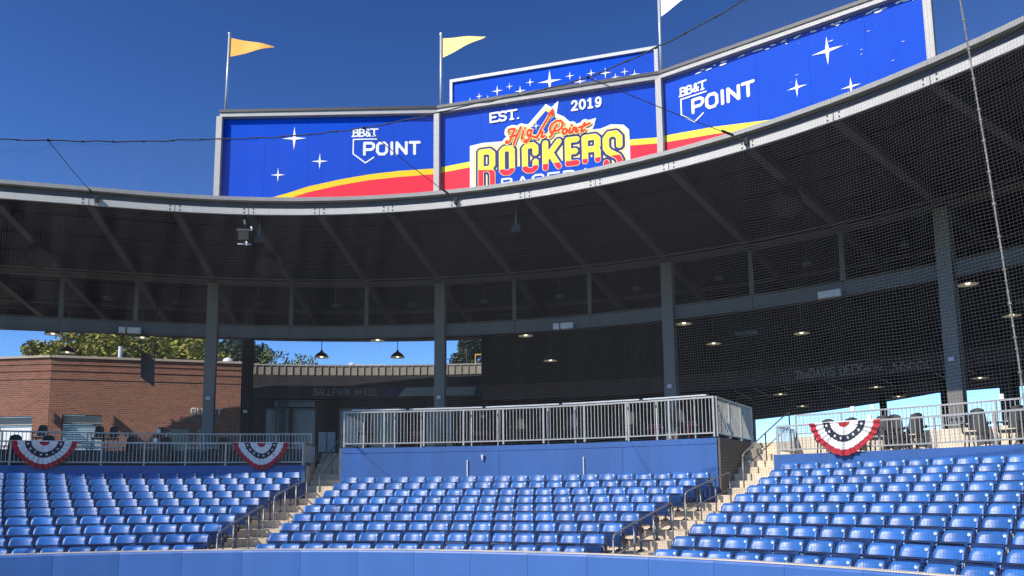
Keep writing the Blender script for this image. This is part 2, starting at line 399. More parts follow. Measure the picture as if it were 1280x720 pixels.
mid_rail = railing('long bright picket railing on top of the tall blue middle wall', 20.86, 58.0, 89.15, 1.60, 2.62)
dr = T('drink_rail', 'pale flat counter sections running just behind the bright middle railing', 'counter', W(73, 21.1, 1.5))
for a0, a1 in ((58.6, 63.6), (63.9, 70.3), (70.6, 76.9), (77.2, 83.6), (83.9, 88.6)):
    mb = MB(); mb.arc(20.95, 21.25, 2.66, 2.70, a0, a1, 5); part('counter_board', mb, M['steel'], dr)
    for a in (a0 + 1.0, a1 - 1.0):
        mb = MB(); mb.box(W(a, 21.05, 2.08), (0.05, 0.03, 1.19), R_(a)); part('leg', mb, M['steel'], dr)
radial_railing('shaded picket railing running back above the dark block side wall', 57.85, 20.95, 24.4, 1.60, 2.62)
radial_railing('picket railing at the shaded aisle end of the raised middle deck', 89.2, 20.95, 24.0, 1.60, 2.62)
railing('front picket railing hung with two buntings, mostly in shade', 21.42, 92.95, 128, 1.07, 1.71)
railing('rear picket railing in shade in front of the brick building', 23.13, 93.2, 128, 1.62, 2.13)
railing('front picket railing with the single sunny bunting', 21.42, 20, 53.85, 1.09, 1.76)
railing('rear sunlit picket railing on the cream curb behind the mesh chairs', 23.13, 20, 53.85, 1.62, 2.18)
radial_railing('small picket railing end beside the shaded aisle steps', 92.85, 21.5, 23.0, 1.07, 1.71)
radial_railing('small picket railing end beside the sunlit aisle steps', 53.95, 21.5, 23.0, 1.09, 1.76)
for th, R, e, lab in ((50.0, 23.13, 2.18, 'small white box on the rear railing above the middle of the sunny bunting'), (47.6, 21.42, 1.76, 'small white box on the front railing at the end of the sunny bunting'), (48.7, 23.13, 2.18, 'small white box on the rear railing just past the sunny bunting middle'), (41.2, 23.13, 2.18, 'small white box on the rear railing near the hanging rope'), (111.6, 21.42, 1.71, 'small pale box on the railing over the fully shaded bunting'), (104.9, 21.42, 1.71, 'small pale box on the front railing midway between the shaded buntings'), (105.4, 23.13, 2.13, 'small pale box on the rear railing midway between the shaded buntings')):
    mb = MB(); mb.box(W(th, R, e + 0.06), (0.05, 0.10, 0.13), R_(th))
    solo('outlet_box', mb, M['box_w'], lab, 'box', 'small white boxes on the deck railings')

# aisle handrails
def handrail(label, pts, extra=None):
    """pts: (theta, R, floor_e) of each post; hoop from the lowest to the highest post, with a lower bar"""
    root = T('handrail', label, 'handrail', W(*pts[0]))
    hgt = 0.90
    P = [W(t, r, e + hgt) for t, r, e in pts]
    a = W(*pts[0]); b = W(*pts[-1])
    d = (P[1] - P[0]).normalized()
    top = [a + Vector((0, 0, hgt - 0.10)), P[0] + Vector((0, 0, -0.03)) + d * 0.03, P[0] + d * 0.12] + P[1:-1] + [P[-1] - d * 0.1, P[-1] + Vector((0, 0, -0.03)), b + Vector((0, 0, hgt - 0.12))]
    mb = MB(); mb.tube(top, 0.021, 8); part('top_bar', mb, M['hand'], root, True)
    mb = MB(); mb.tube([p - Vector((0, 0, 0.42)) for p in P], 0.016, 8); part('lower_bar', mb, M['hand'], root, True)
    for i, (t, r, e) in enumerate(pts):
        h2 = hgt - (0.1 if i in (0, len(pts) - 1) else 0.0)
        mb = MB(); mb.tube([W(t, r, e), W(t, r, e + h2)], 0.021, 8); part('post', mb, M['hand'], root, True)
    return root
fl = lambda R: ROW_E + ROW_H * (R - ROW_R) / ROW_D + 0.0
def hr(lo, hi, n): return [(lo[0] + (hi[0] - lo[0]) * i / (n - 1), lo[1] + (hi[1] - lo[1]) * i / (n - 1), fl(lo[1] + (hi[1] - lo[1]) * i / (n - 1))) for i in range(n)]
handrail('lower steel handrail on the aisle beside the shaded block of seats', hr((94.2, 14.2), (92.8, 16.7), 4))
handrail('upper steel handrail on the aisle beside the shaded block of seats', hr((92.7, 17.6), (91.5, 19.7), 4))
handrail('lower steel handrail on the sunlit aisle beside the middle seats', hr((58.0, 14.2), (57.0, 16.7), 4))
handrail('upper steel handrail on the sunlit aisle beside the middle seats', hr((57.1, 17.6), (55.9, 19.7), 4))
ef = row_e(9)
handrail('bent handrail climbing the shaded top steps beside the blue wall', [(91.6, 21.6, ef + 0.2), (91.1, 22.5, ef + 0.7), (90.8, 23.6, ef + 1.3)])
handrail('bent handrail climbing the sunlit top steps to the open deck', [(56.6, 21.6, ef + 0.2), (55.8, 22.8, ef + 0.85), (54.9, 24.0, CONC)])

# ------------------------------------------------------------------ seats
def backrest_mesh():
    mb = MB(); nx, nz = 10, 6; w = 0.452; V = []; Fc = []
    for side in (0, 1):
        for j in range(nz + 1):
            for i in range(nx + 1):
                u = i / nx * 2 - 1; t = j / nz
                z = 0.47 + t * 0.35
                x = u * w / 2
                z -= 0.042 * (max(0, abs(u) - 0.74) / 0.26) ** 2 * t ** 3 * (1.5 if u < 0 else 0.5)
                y = -0.085 + 0.115 * t + 0.052 * (1 - u * u) - 0.032
                if j == nz: y += 0.012
                if side: y += 0.024
                V.append((x, y, z))
    st = (nx + 1) * (nz + 1)
    for j in range(nz):
        for i in range(nx):
            q = j * (nx + 1) + i; Fc.append((q, q + 1, q + nx + 2, q + nx + 1)); Fc.append((st + q, st + q + nx + 1, st + q + nx + 2, st + q + 1))
    for i in range(nx):
        a = nz * (nx + 1) + i; Fc.append((a, a + 1, st + a + 1, st + a)); Fc.append((i, st + i, st + i + 1, i + 1))
    for j in range(nz):
        a = j * (nx + 1); Fc.append((a, a + nx + 1, st + a + nx + 1, st + a)); b = a + nx; Fc.append((b, st + b, st + b + nx + 1, b + nx + 1))
    mb.add(V, Fc); return mesh_of('backrest', mb, M['seat'], True)
def pan_mesh():
    mb = MB(); nx, nz = 8, 5; w = 0.43; V = []; Fc = []
    prof = [(-0.10, 0.34), (-0.145, 0.45), (-0.172, 0.56), (-0.180, 0.615), (-0.165, 0.638), (-0.135, 0.630), (-0.12, 0.56), (-0.085, 0.42), (-0.06, 0.34)]
    for i in range(nx + 1):
        u = i / nx * 2 - 1
        for y, z in prof: V.append((u * w / 2, y + 0.015 * (1 - u * u), z - 0.02 * abs(u) ** 4))
    q = len(prof)
    for i in range(nx):
        for j in range(q): Fc.append((i * q + j, i * q + (j + 1) % q, (i + 1) * q + (j + 1) % q, (i + 1) * q + j))
    Fc += [tuple(range(q)), tuple(nx * q + j for j in range(q - 1, -1, -1))]
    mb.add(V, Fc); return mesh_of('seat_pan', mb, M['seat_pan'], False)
ME = {}
ME['back'] = backrest_mesh(); ME['pan'] = pan_mesh()
mb = MB(); mb.slab([(0.0, 0)] , 0, 0) if False else None
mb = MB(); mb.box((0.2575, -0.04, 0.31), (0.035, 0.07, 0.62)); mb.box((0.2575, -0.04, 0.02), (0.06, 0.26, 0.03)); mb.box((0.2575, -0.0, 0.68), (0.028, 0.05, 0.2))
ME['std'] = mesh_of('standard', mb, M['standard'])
mb = MB(); mb.box((0.2575, -0.15, 0.63), (0.05, 0.28, 0.028)); mb.box((0.2575, -0.28, 0.615), (0.05, 0.03, 0.05))
ME['arm'] = mesh_of('armrest', mb, M['seat_pan'])
mb = MB()
V = [(0, 0, 0)]; n = 12
mb.add([(0.190 + 0.025 * math.cos(2 * PI * k / n), -0.036 + 0.005 * s_, 0.762 + 0.027 * math.sin(2 * PI * k / n)) for s_ in (0, 1) for k in range(n)],
       [tuple(range(n))] + [(k, (k + 1) % n, n + (k + 1) % n, n + k) for k in range(n)])
ME['num'] = mesh_of('number_disc', mb, M['plate'])
mb = MB(); mb.lathe([(0.045, 0), (0.05, 0.10), (0.055, 0.10), (0.055, 0.115), (0.04, 0.115), (0.038, 0.02)], (0.34, -0.22, 0.40), 12); mb.box((0.29, -0.18, 0.46), (0.04, 0.05, 0.05))
MBe = MB(); MBe.box((0, -0.178, 0.638), (0.435, 0.022, 0.030)); ME['edge'] = mesh_of('pan_shade_strip', MBe, M['standard'])  # dark strip standing in for the shaded gap behind the folded pan
ME['cup'] = mesh_of('cup_holder', mb, M['dark_plastic'])

seat_spots = []
SP = 0.515
for i in range(10):
    R = row_R(i); st = math.degrees(SP / R)
    if i < 9:
        hi = A1(i)[0] - 0.15; lo = A2(i)[1] + 0.1; n = int(round((hi - lo) / st)); s2 = (hi - lo) / n
        for j in range(n): seat_spots.append((i, j, hi - s2 * (j + 0.5), 'middle', j == n - 1))
    a = A1(i)[1] + 0.1 + st / 2; j = 0; lim = 113.5 + 0.55 * i
    while a < lim: seat_spots.append((i, j, a, 'shaded far', j == 0)); a += st; j += 1
    a = A2(i)[0] - 0.1 - st / 2; j = 0; lim = 27.2 + 0.98 * i
    while a > lim: seat_spots.append((i, j, a, 'near sunny', False)); a -= st; j += 1
seat_spots = [s + ((W(s[2], row_R(s[0]), row_e(s[0]) + 0.7) - CAM).length,) for s in seat_spots]
order = sorted(range(len(seat_spots)), key=lambda k: seat_spots[k][5])
single = set(order[:300])
rest = MB()
print('seats', len(seat_spots))
rowname = ['front'] + ORD[1:9] + ['tenth']
def poly_into(mb, me, mat4):
    base = [mat4 @ v.co for v in me.vertices]; mb.add(base, [tuple(p.vertices) for p in me.polygons])
for k, (i, j, th, sec, end, dist) in enumerate(seat_spots):
    loc = W(th, row_R(i), row_e(i)); rz = R_(th - 90)
    if k in single:
        where = {'middle': 'counted from the shaded aisle', 'shaded far': 'counted from the shaded aisle', 'near sunny': 'counted from the sunny aisle'}[sec]
        o = T('stadium_seat', 'blue folding seat, %s block, %s row, %s seat %s' % (sec, rowname[i], ORD[j], where), 'seat', loc, 'blue folding seats in the stand', rz + random.uniform(-0.012, 0.012))
        jit = random.uniform(-0.008, 0.008)
        inst('backrest', ME['back'], o, (0, jit, 0), 0, world=False)
        pn = inst('seat_pan', ME['pan'], o, (0, jit + random.uniform(-0.012, 0.006), random.uniform(-0.012, 0.006)), 0, world=False); pn.rotation_euler.x = random.uniform(-0.03, 0.03)
        inst('pan_shade_strip', ME['edge'], o, (0, jit, 0), 0, world=False); inst('standard', ME['std'], o, world=False); inst('armrest', ME['arm'], o, world=False)
        inst('number_disc', ME['num'], o, (0, jit, 0), 0, world=False)
        if end and sec != 'near sunny': inst('cup_holder', ME['cup'], o, world=False)
    else:
        m4 = Matrix.Translation(loc) @ Matrix.Rotation(rz, 4, 'Z')
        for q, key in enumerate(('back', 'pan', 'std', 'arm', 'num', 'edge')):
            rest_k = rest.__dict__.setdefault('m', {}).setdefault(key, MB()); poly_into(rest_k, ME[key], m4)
if hasattr(rest, 'm'):
    V = []; F = []; mi = []; mats = [M['seat'], M['seat_pan'], M['standard'], M['plate']]
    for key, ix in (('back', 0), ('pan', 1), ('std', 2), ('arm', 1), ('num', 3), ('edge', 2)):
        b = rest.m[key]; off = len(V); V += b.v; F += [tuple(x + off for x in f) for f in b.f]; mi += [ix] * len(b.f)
    me = bpy.data.meshes.new('distant_seats'); me.from_pydata(V, [], F); me.update()
    for m_ in mats: me.materials.append(m_)
    me.polygons.foreach_set('material_index', mi)
    o = bpy.data.objects.new('distant_seats', me); col.objects.link(o); o['kind'] = 'stuff'
    o['label'] = 'the farther blue folding seats in the upper rows of the shaded block'; o['category'] = 'seats'

# ------------------------------------------------------------------ roof
root = T('grandstand_roof', 'curved dark grandstand roof with pale steel edge over the seating', 'roof', WR(75, 20, 7.5))
RT = lambda R: 8.02 - (R - 17.19) * 0.032      # underside of the decking
RR = lambda th, R, e: WR(th, R, e) if R < 26 else W(th, R, e)
mb = MB(); mb.arc(17.345, 31.8, RT(17.30), RT(17.30) + 0.12, 14, 150, 96, RR, RT(31.8), RT(31.8) + 0.10); part('roof_decking', mb, M['deck'], root)
TH0, DT = 108.2687, 6.42089
edges = [TH0 - DT * k for k in range(-6, 15)]
for k in range(len(edges) - 1):
    a, b = edges[k], edges[k + 1]
    mb = MB(); mb.arc(17.19, 17.25, 7.70, 7.87, a - 0.03, b + 0.03, 6, WR); part('fascia_plate', mb, M['fascia'], root)
    mb = MB(); mb.arc(17.12, 17.34, 8.07, 8.175, a - 0.005, b + 0.005, 6, WR); part('edge_cap', mb, M['cap'], root)
    bolt = MB()
    for s_ in (-0.42, 0.42):
        for e in (7.75, 7.85):
            for q in (0, 0.11):
                bolt.box(WR(b + s_ + (q if s_ > 0 else -q) * 0, 17.186, e), (0.018, 0.03, 0.03), R_(b))
    part('bolt_set', bolt, M['recess'], root)
mb = MB(); mb.arc(17.285, 17.33, 7.71, 8.055, 14, 147, 90, WR); mb.arc(17.252, 17.285, 7.83, 7.86, 14, 147, 90, WR); part('fascia_web', mb, M['recess'], root)
def beam_radial(th, r0, r1, e0, e1, w, nm, m, f=WR):
    mb = MB(); d = outdir(min(th, 105)); s_ = Vector((-d.y, d.x, 0)) * w / 2
    P = [f(th, r0, e0) - s_, f(th, r1, e1) - s_, f(th, r1, e1) + s_, f(th, r0, e0) + s_]
    h = Vector((0, 0, 0.02)); mb.hexa(P + [p + h for p in P])
    s2 = s_ * 0.12
    Q = [f(th, r0, e0) - s2 + h, f(th, r1, e1) - s2 + h, f(th, r1, e1) + s2 + h, f(th, r0, e0) + s2 + h]
    mb.hexa(Q + [f(th, r0, RT(r0) - 0.004) - s2, f(th, r1, RT(r1) - 0.004) - s2, f(th, r1, RT(r1) - 0.004) + s2, f(th, r0, RT(r0) - 0.004) + s2])
    part(nm, mb, m, root)
for th in edges:
    beam_radial(th, 17.31, 23.66, 7.70, 7.50, 0.20, 'rafter', M['rafter'])
    beam_radial(th, 23.82, 31.38, 7.42, 7.18, 0.20, 'rafter', M['rafter'])
CT0 = edges
for k in range(len(edges) - 1):
    a, b = edges[k], edges[k + 1]
    mb = MB(); mb.arc(23.67, 23.81, 7.42, 7.56, a - 0.02, b + 0.02, 4, WR); part('top_chord', mb, M['beam'], root)
    mb = MB(); mb.arc(27.45, 27.58, 7.34, 7.46, a, b, 4, WR); part('purlin', mb, M['rafter'], root)
    # bottom beam: wide-flange section
    mb = MB(); mb.arc(23.62, 23.86, 5.53, 5.55, a - 0.02, b + 0.02, 6, WR); mb.arc(23.62, 23.86, 5.97, 5.99, a - 0.02, b + 0.02, 6, WR)
    mb.arc(23.72, 23.76, 5.55, 5.97, a - 0.02, b + 0.02, 6, WR); part('truss_beam', mb, M['beam'], root)
    p = WR(b, 23.74, 5.995)
    if abs(((b - (TH0 - DT)) / (3 * DT)) - round((b - (TH0 - DT)) / (3 * DT))) > 0.05:
        mb = MB(); mb.box(p + Vector((0, 0, 0.71)), (0.10, 0.13, 1.42), R_(min(b, 105))); part('strut', mb, M['beam'], root)
for k in range(len(edges) - 1):
    a, b = edges[k], edges[k + 1]; m_ = (a + b) / 2
    mb = MB(); mb.arc(31.4, 31.75, 7.0, 7.53, a, b, 3, W); part('rear_beam', mb, M['rafter'], root)
# far building's line of purlins under the decking
for R in (18.9, 20.6, 22.3, 25.6, 29.5):
    mb = MB(); mb.arc(R, R + 0.05, RT(R) - 0.06, RT(R) - 0.005, 14, 145, 80, WR); part('deck_rib', mb, M['deck'], root)

for R in (22.95, 23.3):
    mb = MB(); mb.tube([WR(t, R, 7.46) for t in np.arange(15, 135, 1.6)], 0.025, 6); part('conduit', mb, M['beam'], root)
# ceiling discs between the rafters
for k in range(11):
    th = (edges[9 + k] + edges[10 + k]) / 2 + 0.15 if False else TH0 - DT * (k - 0.5) + 0.1
    mb = MB(); c = WR(th, 25.1, 7.02); mb.lathe([(0.0, 0), (0.13, 0.0), (0.15, 0.05), (0.15, 0.1), (0.0, 0.1)], c, 14); mb.tube([c + Vector((0, 0, 0.1)), WR(th, 25.1, RT(25.1) - 0.01)], 0.010, 6)
    solo('ceiling_disc', mb, M['beam'], 'round grey ceiling fitting, %s bay of the roof from the sky-side corner' % ORD[k], 'light fitting', 'round grey fittings under the roof', True)

# ------------------------------------------------------------------ columns
cname = {0: 'tall grey steel column standing before the brick building', 1: 'tall grey steel column behind the middle railing, beside the open sky gap', 2: 'tall grey steel column behind the railing at the dark back wall', 3: 'grey steel column whose foot is in sunlight on the open deck', -1: 'grey steel column beyond the brick building corner, outermost of the row'}
def column(th, R, e0, e1, lab, w=0.36, m='column', F=WR):
    root = T('steel_column', lab, 'column', F(th, R, e0), 'steel columns holding the roof')
    rz = R_(min(th, 105)); c = F(th, R, (e0 + e1) / 2); h = e1 - e0
    d = Vector((math.cos(rz), math.sin(rz), 0))
    mb = MB(); mb.box(c - d * (w / 2 - 0.012), (0.024, w, h), rz); mb.box(c + d * (w / 2 - 0.012), (0.024, w, h), rz); mb.box(c, (w - 0.048, 0.02, h), rz)
    part('shaft', mb, M[m], root)
    mb = MB(); mb.box(F(th, R, e0 + 0.02), (w + 0.16, w + 0.16, 0.04), rz); part('base_plate', mb, M[m], root)
    mb = MB(); mb.box(F(th, R, 3.36) - d * (w / 2 + 0.04), (0.07, 0.14, 0.11), rz); part('junction_box', mb, M['fixture'], root)
for k in range(-1, 4):
    column(TH0 - DT - 3 * DT * k, 23.74, CONC, 7.42, cname[k])
column(100.4, 28.0, CONC, 7.3, 'dark square post between brick wall and storefront', 0.40, 'dark_wall', W)
column(81.9, 30.6, 5.0, 7.2, 'thin dark post at the end of the open sky gap', 0.14, 'dark_wall', W)

# floodlight pairs on the beam
for tha, thb, lab in ((109.18, 107.8, 'pale twin box fitting on the roof beam above the hanging panel'), (72.42, 71.2, 'pale twin box fitting on the roof beam above the middle railing'), (51.75, 50.75, 'pale twin box fitting on the roof beam near the sunlit deck')):
    root = T('beam_fitting', lab, 'light fitting', WR(tha, 23.45, 5.55), 'twin box fittings on the roof beam')
    for th, w in ((tha, 0.2), ((tha * .25 + thb * .75), 0.42)):
        mb = MB(); mb.box(WR(th, 23.45, 5.60), (0.16, w, 0.20), R_(min(th, 105))); part('lamp_box', mb, M['fixture'], root)
    mb = MB(); mb.box(WR((tha + thb) / 2, 23.56, 5.62), (0.05, 0.5, 0.05), R_(min(tha, 105))); part('bracket', mb, M['fixture'], root)

# ------------------------------------------------------------------ pendant lamps
sh = MB(); sh.lathe([(0.03, 0.30), (0.05, 0.24), (0.09, 0.20), (0.17, 0.15), (0.24, 0.07), (0.275, 0.0), (0.265, 0.0), (0.23, 0.06), (0.16, 0.13), (0.05, 0.17)], (0, 0, 0), 20); ME['shade'] = mesh_of('lamp_shade', sh, M['shade'], True)
sh = MB(); sh.lathe([(0.262, 0.003), (0.225, 0.055), (0.15, 0.12), (0.04, 0.16)], (0, 0, 0), 20); ME['refl'] = mesh_of('reflector', sh, M['shade_in'], True)
sh = MB(); sh.lathe([(0.0, -0.01), (0.05, 0.01), (0.07, 0.05), (0.05, 0.10), (0.0, 0.12)], (0, 0, 0), 12); ME['bulb'] = mesh_of('bulb', sh, M['bulb'], True)
lamps = [(113.39, 26.6, 5.25, 0, 'black pendant lamp just above the brick parapet corner'), (93.73, 25.95, 5.25, 0, 'black pendant lamp low in the sky gap, nearer the brick building'), (87.39, 26.08, 5.25, 0, 'black pendant lamp low in the sky gap, nearer the middle column'),
 (75.32, 28.02, 5.25, 0, 'pendant lamp, lower one against the dark wall over the middle railing'), (61.88, 27.07, 5.25, 0, 'pendant lamp, lower one just past the column at the railing corner'), (55.45, 26.92, 5.25, 0, 'pendant lamp above the deck name lettering'), (43.57, 28.71, 5.25, 0, 'pendant lamp behind the hanging rope'),
 (114.11, 25.27, 5.65, 0, 'black pendant lamp hanging before the yellow-green tree, tucked under the beam'), (107.57, 24.77, 5.60, 0, 'black pendant lamp directly above the hanging tilted panel'), (88.51, 24.74, 5.65, 0, 'pendant lamp tight under the beam over the sky gap'),
 (75.86, 24.86, 5.65, 0, 'pendant lamp, upper one against the dark wall near the twin fitting'), (62.99, 25.07, 5.65, 0, 'pendant lamp, upper one just past the column at the railing corner'), (43.97, 25.33, 5.65, 0, 'pendant lamp beside the column top near the hanging rope'),
 (58.84, 30.6, 3.70, 1, 'low deck lamp nearest the steps under the deck ceiling'), (59.09, 35.49, 3.70, 1, 'low deck lamp farther back under the deck ceiling near the steps'), (52.57, 30.7, 3.70, 1, 'low deck lamp under the lettering, over the sunny bunting'), (52.56, 34.32, 3.70, 1, 'low deck lamp farther back, over the sunny bunting'), (46.48, 30.76, 3.70, 1, 'low deck lamp just beyond the sunlit-footed column')]
for th, R, e, low, lab in lamps:
    p = W(th, R, e)
    o = T('pendant_lamp', lab, 'lamp', p, 'pendant lamps under the roof')
    inst('lamp_shade', ME['shade'], o, (0, 0, 0), world=False); inst('reflector', ME['refl'], o, (0, 0, 0), world=False); inst('bulb', ME['bulb'], o, (0, 0, 0), world=False)
    top = 4.1 if low else RT(R) - 0.01
    mb = MB(); mb.tube([(0, 0, 0.28), (0, 0, top - e)], 0.014, 6); part('cord', mb, M['shade'], o, local=True)

# ------------------------------------------------------------------ speakers and small gear under the roof
def speaker(th, R, lab):
    root = T('loudspeaker', lab, 'loudspeaker', W(th, R, 7.1), 'dark loudspeakers under the roof')
    d = outdir(th); c = W(th, R, 7.28)
    tl = Matrix.Rotation(R_(35), 3, 'Y')
    mb = MB(); hexo = [(0.42 * math.cos(R_(60 * k)), 0.42 * math.sin(R_(60 * k))) for k in range(6)]
    V = []; m3 = Matrix.Rotation(R_(th), 3, 'Z') @ tl
    for zz, s_ in ((-0.22, 1.0), (0.2, 0.7)):
        V += [m3 @ Vector((x * s_, y * s_, zz)) + c for x, y in hexo]
    mb.add(V, [tuple(range(5, -1, -1)), tuple(range(6, 12))] + [(k, (k + 1) % 6, 6 + (k + 1) % 6, 6 + k) for k in range(6)]); part('cabinet', mb, M['dark_plastic'], root)
    V = [m3 @ Vector((x * 0.85, y * 0.85, -0.226)) + c for x, y in hexo]
    mb = MB(); mb.add(V, [tuple(range(6))]); part('grille', mb, M['black_mesh'], root)
    mb = MB(); mb.tube([c + Vector((0, 0, 0.1)), W(th, R, RT(R) - 0.01)], 0.03, 6); part('hanger', mb, M['dark_plastic'], root)
speaker(114.0, 20.9, 'dark loudspeaker under the roof near the frame edge by the sky')
speaker(95.8, 20.39, 'dark loudspeaker under the roof behind the camera box')
speaker(50.75, 19.86, 'dark loudspeaker under the roof beneath the star-only end of the sign')
for th, R, e, lab in ((71.7, 18.21, 7.3, 'grey square fitting under the roof beneath the team logo'), (95.02, 17.97, 7.28, 'grey square fitting under the roof beside the camera box')):
    root = T('roof_fitting', lab, 'light fitting', W(th, R, e))
    mb = MB(); mb.box(W(th, R, e), (0.05, 0.24, 0.24), R_(th), Matrix.Rotation(R_(25), 3, 'Y')); part('housing', mb, M['beam'], root)
    mb = MB(); mb.tube([W(th, R, e + 0.1), W(th, R, RT(R) - 0.01)], 0.02, 6); part('arm', mb, M['hand'], root)
root = T('camera_box', 'boxy black camera rig with white cable ends hung under the roof edge', 'camera', W(95.9, 17.5, 6.95))
c = W(95.95, 17.5, 7.15)
mb = MB(); mb.box(c, (0.3, 0.28, 0.24), R_(96)); part('housing', mb, M['dark_plastic'], root)
mb = MB(); mb.box(c + Vector((0, 0, 0.16)), (0.32, 0.36, 0.05), R_(96)); part('hood', mb, M['recess'], root)
mb = MB(); mb.box(c - Vector((0, 0, 0.2)), (0.05, 0.36, 0.03), R_(96)); part('tray', mb, M['fixture'], root)
for dx, dz in ((0.02, 0.34), (0.22, 0.15), (0.10, -0.27)):
    mb = MB(); mb.tube([c + Vector((dx, -0.1, dz)), c + Vector((dx + 0.02, -0.12, dz + 0.06)), c + Vector((dx - 0.02, -0.1, dz + 0.11))], 0.025, 6); part('cable_end', mb, M['box_w'], root)
mb = MB(); mb.tube([c + Vector((0, 0, 0.19)), W(95.95, 17.5, RT(17.5) - 0.01)], 0.03, 6); part('hanger', mb, M['dark_plastic'], root)

# ------------------------------------------------------------------ flat print: fields cut into sheets
def dseg(U, V, a, b):
    ax, ay = a; bx, by = b; dx, dy = bx - ax, by - ay; L = dx * dx + dy * dy + 1e-12
    t = np.clip(((U - ax) * dx + (V - ay) * dy) / L, 0, 1)
    return np.hypot(U - ax - t * dx, V - ay - t * dy)
def dlines(U, V, lines):
    D = np.full(U.shape, 9.0)
    for pl in lines:
        xs = [p[0] for p in pl]; ys = [p[1] for p in pl]
        m = 0.6
        iu = (U[0] > min(xs) - m) & (U[0] < max(xs) + m)
        if not iu.any(): continue
        i0, i1 = np.argmax(iu), len(iu) - np.argmax(iu[::-1])
        u, v = U[:, i0:i1], V[:, i0:i1]; d = D[:, i0:i1]
        for a, b in zip(pl[:-1], pl[1:]): d = np.minimum(d, dseg(u, v, a, b))
        D[:, i0:i1] = d
    return D
def dpolygon(U, V, poly):
    D = np.full(U.shape, 9.0); ins = np.zeros(U.shape, bool)
    for a, b in zip(poly, poly[1:] + poly[:1]):
        D = np.minimum(D, dseg(U, V, a, b))
        (x1, y1), (x2, y2) = a, b
        if y1 != y2:
            c = ((V < y2) != (V < y1)) & (U < (x2 - x1) * (V - y1) / (y2 - y1) + x1); ins ^= c
    return np.where(ins, -D, D)
def sheet(name, F, u0, v0, h, m, root, y):
    F = np.where(np.abs(F) < 1e-6, 1e-6, F); mb = MB(); ny, nx = F.shape; ins = F < 0
    cell = ins[:-1, :-1].astype(int) + ins[:-1, 1:] + ins[1:, :-1] + ins[1:, 1:]
    V = []; Fc = []
    for j in range(ny - 1):
        row = cell[j]; i = 0
        idx = np.nonzero(row)[0]
        if len(idx) == 0: continue
        full = row == 4
        i = 0
        fi = np.nonzero(full)[0]
        if len(fi):
            br = np.split(fi, np.nonzero(np.diff(fi) > 1)[0] + 1)
            for s_ in br:
                a, b = s_[0], s_[-1] + 1; k = len(V)
                V += [(u0 + a * h, y, v0 + j * h), (u0 + b * h, y, v0 + j * h), (u0 + b * h, y, v0 + (j + 1) * h), (u0 + a * h, y, v0 + (j + 1) * h)]; Fc.append((k, k + 1, k + 2, k + 3))
        for i in idx:
            if row[i] == 4: continue
            cs = [(i, j), (i + 1, j), (i + 1, j + 1), (i, j + 1)]; f = [F[q[1], q[0]] for q in cs]; P = []
            for q in range(4):
                a, b = cs[q], cs[(q + 1) % 4]; fa, fb = f[q], f[(q + 1) % 4]
                if fa < 0: P.append(a)
                if (fa < 0) != (fb < 0):
                    t = fa / (fa - fb); P.append((a[0] + (b[0] - a[0]) * t, a[1] + (b[1] - a[1]) * t))
            if len(P) >= 3:
                k = len(V); V += [(u0 + p[0] * h, y, v0 + p[1] * h) for p in P]; Fc.append(tuple(range(k, k + len(P))))
    if not V: return None
    mb.add(V, Fc); return part(name, mb, m, root, local=True)
def arcp(cx, cy, rx, ry, a0, a1, n=8): return [(cx + rx * math.cos(R_(a0 + (a1 - a0) * i / n)), cy + ry * math.sin(R_(a0 + (a1 - a0) * i / n))) for i in range(n + 1)]
